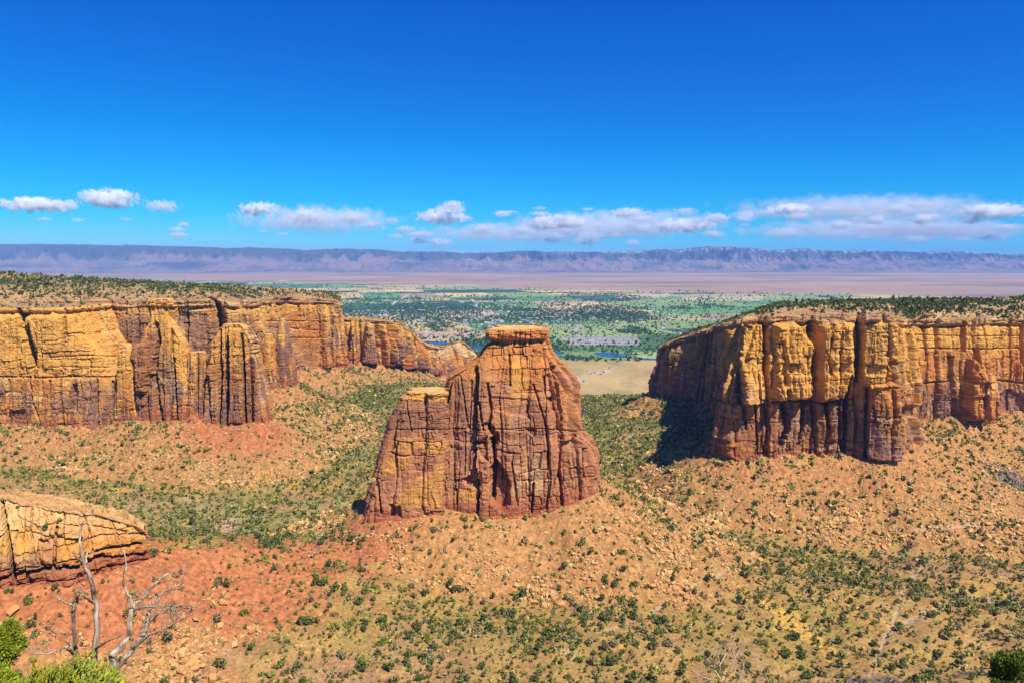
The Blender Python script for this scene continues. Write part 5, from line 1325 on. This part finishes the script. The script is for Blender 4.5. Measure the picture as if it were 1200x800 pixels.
def juniper(name, label, cu, cv, d, rad, seed, nspr, green, berries=0, spr=(0.05, 0.011), squash=0.75, base=1.2, cat='juniper'):
    r = np.random.default_rng(seed)
    cx, cy, cz = PTX(cu, cv, d)
    gz0 = float(ground_z(np.array([cx]), np.array([cy]))[0][0])
    root = bpy.data.objects.new(name, None); COL.objects.link(root); tag(root, label, cat)
    # trunk and limbs
    foot_ = np.array([cx + 0.1, cy + 0.2, gz0 - 0.15]); top_ = np.array([cx, cy, cz])
    mid = (foot_ + top_) / 2 + np.array([0.12, 0, 0])
    V, Q, T, C = tube(catmull([foot_, mid, top_], 8), np.linspace(0.11, 0.05, 17) * (rad / 0.6) ** 0.5, seed, 10, 0.6)
    make_obj('trunk', V, Q, T, mat=M_wood, col=C, parent=root, smooth=True)
    nl = 26
    tips = []
    Vs, Qs, Ts, Cs = [], [], [], []; bs = 0
    for k in range(nl):
        q = r.normal(size=3); q[2] = abs(q[2]) * 0.8 - 0.25; q /= np.linalg.norm(q)
        e = top_ + q * rad * np.array([1, 1, squash]) * r.uniform(0.75, 1.08)
        s0 = lerp(mid, top_, r.uniform(0.5, 1))
        m_ = (s0 + e) / 2 + np.array([0, 0, -0.08 * rad])
        V, Q, T, C = tube(catmull([s0, m_, e], 5), np.linspace(0.03, 0.008, 11) * (rad / 0.6) ** 0.5, seed + k, 6, 0.6)
        Vs.append(V); Qs.append(Q + bs); Ts.append(T + bs); Cs.append(C); bs += len(V)
        tips.append(e); tips.append(lerp(m_, e, 0.5))
    make_obj('limb', np.concatenate(Vs), np.concatenate(Qs), np.concatenate(Ts), mat=M_wood, col=np.concatenate(Cs), parent=root, smooth=True)
    tips = np.array(tips)
    # foliage: upright tufts of scale-leaf sprigs round the limb ends
    ntuft = nspr // 12
    tc = tips[r.integers(0, len(tips), ntuft)] + r.normal(0, rad * 0.17, (ntuft, 3))
    td = (tc - top_); td /= np.linalg.norm(td, axis=1, keepdims=True); td = td + np.array([0.15, 0, 0.5])
    tid = np.repeat(np.arange(ntuft), 12); n = len(tid)
    dirs = td[tid] + r.normal(0, 0.6, (n, 3)); dirs /= np.linalg.norm(dirs, axis=1, keepdims=True)
    o = tc[tid] + r.normal(0, spr[0] * 0.45, (n, 3))
    ln = spr[0] * r.uniform(0.6, 1.5, n); rd = spr[1] * r.uniform(0.7, 1.3, n)
    a = np.cross(dirs, np.array([0.3, 0.2, 1.0])); a /= np.linalg.norm(a, axis=1, keepdims=True) + 1e-9; b = np.cross(dirs, a)
    P = [o]
    for k in range(3):
        t = k * 2.094
        P.append(o + dirs * (ln * 0.45)[:, None] + (a * math.cos(t) + b * math.sin(t)) * rd[:, None])
    P.append(o + dirs * ln[:, None])
    V = np.stack(P, 1)
    base_i = (np.arange(n) * 5)[:, None, None]
    T = (np.array([[0, 2, 1], [0, 3, 2], [0, 1, 3], [4, 1, 2], [4, 2, 3], [4, 3, 1]])[None] + base_i).reshape(-1, 3)
    tv = r.uniform(0.65, 1.3, (ntuft, 1))[tid] * r.uniform(0.8, 1.2, (n, 1))
    warm = r.uniform(0, 1, (ntuft, 1))[tid]
    c = lerp(np.array(green), np.array(green) * np.array([1.5, 1.1, 0.7]), warm) * tv
    make_obj('foliage', V.reshape(-1, 3), tris=T, mat=M_sprig, col=np.repeat(c[:, None, :], 5, 1).reshape(-1, 3), parent=root)
    if berries:
        k = r.integers(0, n, berries)
        g = rock_geo(5, 1); bp = o[k] + dirs[k] * ln[k][:, None]
        V = (g[0][None] * 0.022 * r.uniform(0.7, 1.2, (berries, 1, 1)) + bp[:, None, :]).reshape(-1, 3)
        T = (g[1][None] + (np.arange(berries) * len(g[0]))[:, None, None]).reshape(-1, 3)
        o_ = make_obj('berries', V, tris=T, mat=M_sprig, col=np.tile(np.array([[0.42, 0.50, 0.52]]), (len(V), 1)), parent=root)
        o_['kind'] = 'stuff'
    return root
juniper('juniper', 'bright yellow-green juniper dotted with pale blue berries along the bottom left edge', 58, 850, 7.6, 0.58, 61, 28000, (0.24, 0.30, 0.03), berries=2600, spr=(0.055, 0.012))
juniper('juniper', 'bright green juniper bough cut off by the left edge', -6, 756, 9.6, 0.25, 62, 12000, (0.20, 0.28, 0.025), spr=(0.05, 0.011), squash=0.95)
juniper('juniper', 'small dark green juniper in the bottom right corner', 1200, 800, 17.0, 0.62, 63, 14000, (0.075, 0.135, 0.018), spr=(0.075, 0.017), squash=0.95)
juniper('juniper', 'low sliver of green juniper under the left bough at the edge', -12, 806, 9.0, 0.22, 64, 6000, (0.20, 0.28, 0.025), spr=(0.05, 0.011), squash=1.0)

# a pale leafless shrub rising from below the frame
dead = bpy.data.objects.new('dead_shrub', None); COL.objects.link(dead)
tag(dead, 'pale leafless shrub with thin forking twigs at the bottom right of centre', 'dead shrub')
r9 = np.random.default_rng(91)
d9 = 13.0
stems = [[(848, 850), (847, 815), (846, 795), (843, 778), (841, 766), (838, 756)], [(847, 806), (852, 790), (858, 778), (862, 768), (868, 758)], [(846, 797), (838, 785), (831, 776), (826, 768)], [(848, 830), (862, 800), (870, 787), (872, 775)], [(843, 780), (849, 768), (850, 755), (856, 746)], [(846, 815), (834, 797), (822, 792), (818, 784)]]
for k, st in enumerate(stems):
    o, P = limb('stem', [(u, v, d9 + 0.1 * math.sin(k * 3 + i)) for i, (u, v) in enumerate(st)], 2.6 if k == 0 else 1.7, 0.8, 95 + k, dead, 1.35, 6)
    V, Q, T, C = twigs(P, 110 + k, 14, 0.26, 0.005, 1.3, 0.6)
    make_obj('twigs', V, Q, T, mat=M_wood, col=C, parent=o, smooth=True, kind='stuff')
# ------------------------------------------------------------------ clouds, far beyond the range, and the air over the valley
def cloud_material(name, dens, thr, nscale, soft):
    m = bpy.data.materials.new(name); m.use_nodes = True
    n = m.node_tree.nodes; l = m.node_tree.links
    n.remove(n['Principled BSDF'])
    vol = n.new('ShaderNodeVolumePrincipled'); vol.inputs['Color'].default_value = (1, 1, 1, 1); vol.inputs['Anisotropy'].default_value = -0.3
    tc = n.new('ShaderNodeTexCoord'); oi = n.new('ShaderNodeObjectInfo')
    ln = n.new('ShaderNodeVectorMath'); ln.operation = 'LENGTH'; l.new(tc.outputs['Object'], ln.inputs[0])
    mp = n.new('ShaderNodeMapping'); mp.inputs['Scale'].default_value = nscale; l.new(tc.outputs['Object'], mp.inputs['Vector'])
    ad = n.new('ShaderNodeVectorMath'); ad.operation = 'SCALE'; ad.inputs[0].default_value = (37.0, 11.0, 53.0); l.new(oi.outputs['Random'], ad.inputs['Scale'])
    l.new(ad.outputs[0], mp.inputs['Location'])
    nz = n.new('ShaderNodeTexNoise'); nz.inputs['Scale'].default_value = 1.0; nz.inputs['Detail'].default_value = 5.0; nz.inputs['Roughness'].default_value = 0.66; l.new(mp.outputs[0], nz.inputs['Vector'])
    # density = (noise - threshold - falloff towards the rim) / softness
    f = n.new('ShaderNodeMath'); f.operation = 'POWER'; f.inputs[1].default_value = 2.0; l.new(ln.outputs['Value'], f.inputs[0])
    f2 = n.new('ShaderNodeMath'); f2.operation = 'MULTIPLY'; f2.inputs[1].default_value = 0.42; l.new(f.outputs[0], f2.inputs[0])
    s1 = n.new('ShaderNodeMath'); s1.operation = 'SUBTRACT'; l.new(nz.outputs['Fac'], s1.inputs[0]); l.new(f2.outputs[0], s1.inputs[1])
    mr = n.new('ShaderNodeMapRange'); mr.inputs['From Min'].default_value = thr; mr.inputs['From Max'].default_value = thr + soft; mr.inputs['To Min'].default_value = 0; mr.inputs['To Max'].default_value = dens
    l.new(s1.outputs[0], mr.inputs['Value']); l.new(mr.outputs[0], vol.inputs['Density'])
    l.new(vol.outputs[0], n['Material Output'].inputs['Volume'])
    return m
M_cum = cloud_material('cumulus_vapour', 0.006, 0.40, (9.0, 3.5, 2.4), 0.06)
M_shred = cloud_material('shred_vapour', 0.0045, 0.405, (6.5, 4.5, 3.0), 0.09)
M_veil = cloud_material('veil_vapour', 0.0006, 0.27, (12.0, 2.5, 1.6), 0.25)
M_wisp = cloud_material('wisp_vapour', 0.003, 0.40, (10.0, 3.5, 3.0), 0.10)
_cm = bpy.data.meshes.new('cloud')
import bmesh as _b
bm = _b.new(); _b.ops.create_icosphere(bm, subdivisions=3, radius=1.0); bm.to_mesh(_cm); bm.free()
def cloud(u0, u1, v0, v1, d, mat, label, thick=0.45, name='cloud', group=None):
    me = _cm.copy(); me.name = name; me.materials.append(mat)
    o = bpy.data.objects.new(name, me); COL.objects.link(o)
    x, y, z = PTX((u0 + u1) / 2, (v0 + v1) / 2, d)
    o.location = (x, y, z)
    w = (u1 - u0) / 2 / FPX * d; h = (v1 - v0) / 2 / FPX * d
    o.scale = (w, max(h * 1.6, min(w * thick, 3500)), h)
    tag(o, label, 'cloud', group)
CLOUDS = [
    (70, 185, 214, 252, 52000, M_cum, 'tallest white cumulus, peaked, over the left end of the far range'),
    (-30, 120, 226, 254, 52500, M_cum, 'long low cumulus at the left edge, joined to the peaked one'),
    (155, 225, 230, 254, 53000, M_wisp, 'thin wisp at the right end of the left cloud bank'),
    (204, 226, 258, 269, 50000, M_cum, 'tiny lone puff below the left cloud bank'),
    (262, 345, 232, 258, 54000, M_cum, 'white cumulus with a grey base left of centre'),
    (318, 405, 238, 270, 54500, M_wisp, 'broken streaky cloud just right of the grey-based cumulus'),
    (380, 450, 242, 268, 55000, M_wisp, 'faint scattered cloud shreds above the far promontory'),
    (466, 570, 238, 270, 52000, M_cum, 'ragged white cloud above the left of the butte'),
    (510, 552, 232, 248, 51000, M_cum, 'small flat puff on top of the ragged cloud'),
    (535, 600, 256, 282, 56000, M_wisp, 'small wispy cloud low over the range above the butte'),
    (588, 720, 246, 276, 54000, M_cum, 'long row of white puffs right above the butte'),
    (700, 775, 240, 260, 52000, M_cum, 'bright white bar of cloud right of the butte'),
    (735, 865, 250, 278, 57000, M_cum, 'long low white cloud below the grey veil'),
    (790, 1260, 222, 268, 62000, M_veil, 'wide thin grey veil of cloud over the right side'),
    (880, 975, 234, 256, 55000, M_cum, 'bright streaked cloud inside the grey veil'),
    (1008, 1044, 248, 268, 50000, M_cum, 'round white puff below the veil, left of its twin'),
    (1062, 1100, 247, 268, 50500, M_cum, 'round white puff below the veil, right of its twin'),
    (1090, 1240, 234, 262, 56000, M_cum, 'large white cloud at the right edge'),
    (880, 960, 262, 284, 58000, M_wisp, 'low faint cloud under the middle of the veil'),
    (728, 756, 278, 292, 49000, M_cum, 'tiny puff just above the far range'),
    (240, 500, 236, 280, 66000, M_veil, 'faint veil of cloud behind the broken clouds left of centre'),
    (560, 900, 240, 286, 67000, M_veil, 'faint veil of cloud behind the row of puffs right of the butte'),
    (800, 1280, 250, 290, 68000, M_veil, 'lowest pale sheet of cloud just above the range at right'),
    (430, 820, 256, 290, 68500, M_veil, 'lowest pale sheet of cloud just above the range at centre'),
    (395, 425, 250, 262, 53000, M_wisp, 'small shred of cloud right of the streaky cloud'),
    (442, 476, 252, 266, 53500, M_wisp, 'small shred of cloud left of the ragged cloud'),
    (570, 606, 244, 258, 52500, M_cum, 'small bright puff just left of the long puff row'),
    (640, 690, 262, 278, 55500, M_wisp, 'low torn puff under the long row of puffs'),
    (775, 830, 240, 256, 53500, M_wisp, 'torn cloud right of the bright white bar'),
    (845, 900, 242, 262, 54500, M_wisp, 'torn cloud at the left tip of the grey veil'),
    (985, 1020, 238, 252, 54500, M_wisp, 'bright shred on the lower edge of the veil'),
    (1040, 1110, 232, 248, 56500, M_wisp, 'bright streak inside the right half of the veil'),
    (970, 1240, 256, 282, 64000, M_veil, 'pale low band of cloud under the veil at right'),
]
for c in CLOUDS: cloud(*c)
rc = random.Random(17)
for k in range(60):
    u = rc.uniform(455, 1190); w_ = rc.uniform(10, 34); h_ = w_ * rc.uniform(0.2, 0.36); v = rc.uniform(244, 284)
    cloud(u - w_, u + w_, v - h_, v + h_, rc.uniform(50000, 57000), M_shred, 'small white shred in the low band of broken cloud', group='small shreds of the cloud band')
for k in range(9):
    u = rc.uniform(40, 455); w_ = rc.uniform(9, 22); h_ = w_ * rc.uniform(0.25, 0.4); v = rc.uniform(250, 277)
    cloud(u - w_, u + w_, v - h_, v + h_, rc.uniform(50000, 57000), M_shred, 'tiny white shred low in the sky over the left of the range', group='tiny shreds of cloud at left')

# one closed box of even, pale air round the whole place
lo = float(np.min(GZ))
lo = min(lo, -400.0) - 1.0
hz_me = bpy.data.meshes.new('haze')
bm = _b.new(); _b.ops.create_cube(bm, size=2.0); bm.to_mesh(hz_me); bm.free()
M_haze = bpy.data.materials.new('pale_air'); M_haze.use_nodes = True
n = M_haze.node_tree.nodes; n.remove(n['Principled BSDF'])
hv = n.new('ShaderNodeVolumePrincipled')
hv.inputs['Color'].default_value = (0.23, 0.48, 1.0, 1)
hv.inputs['Density'].default_value = 3.1e-5
hv.inputs['Anisotropy'].default_value = 0.0
M_haze.node_tree.links.new(hv.outputs[0], n['Material Output'].inputs['Volume'])
hz_me.materials.append(M_haze)
haze = bpy.data.objects.new('haze', hz_me); COL.objects.link(haze)
haze.location = (0, 5000, (lo + 530) / 2); haze.scale = (52000, 26500, (530 - lo) / 2)
tag(haze, kind='stuff')
scene.cycles.volume_bounces = 32
scene.cycles.max_bounces = 32
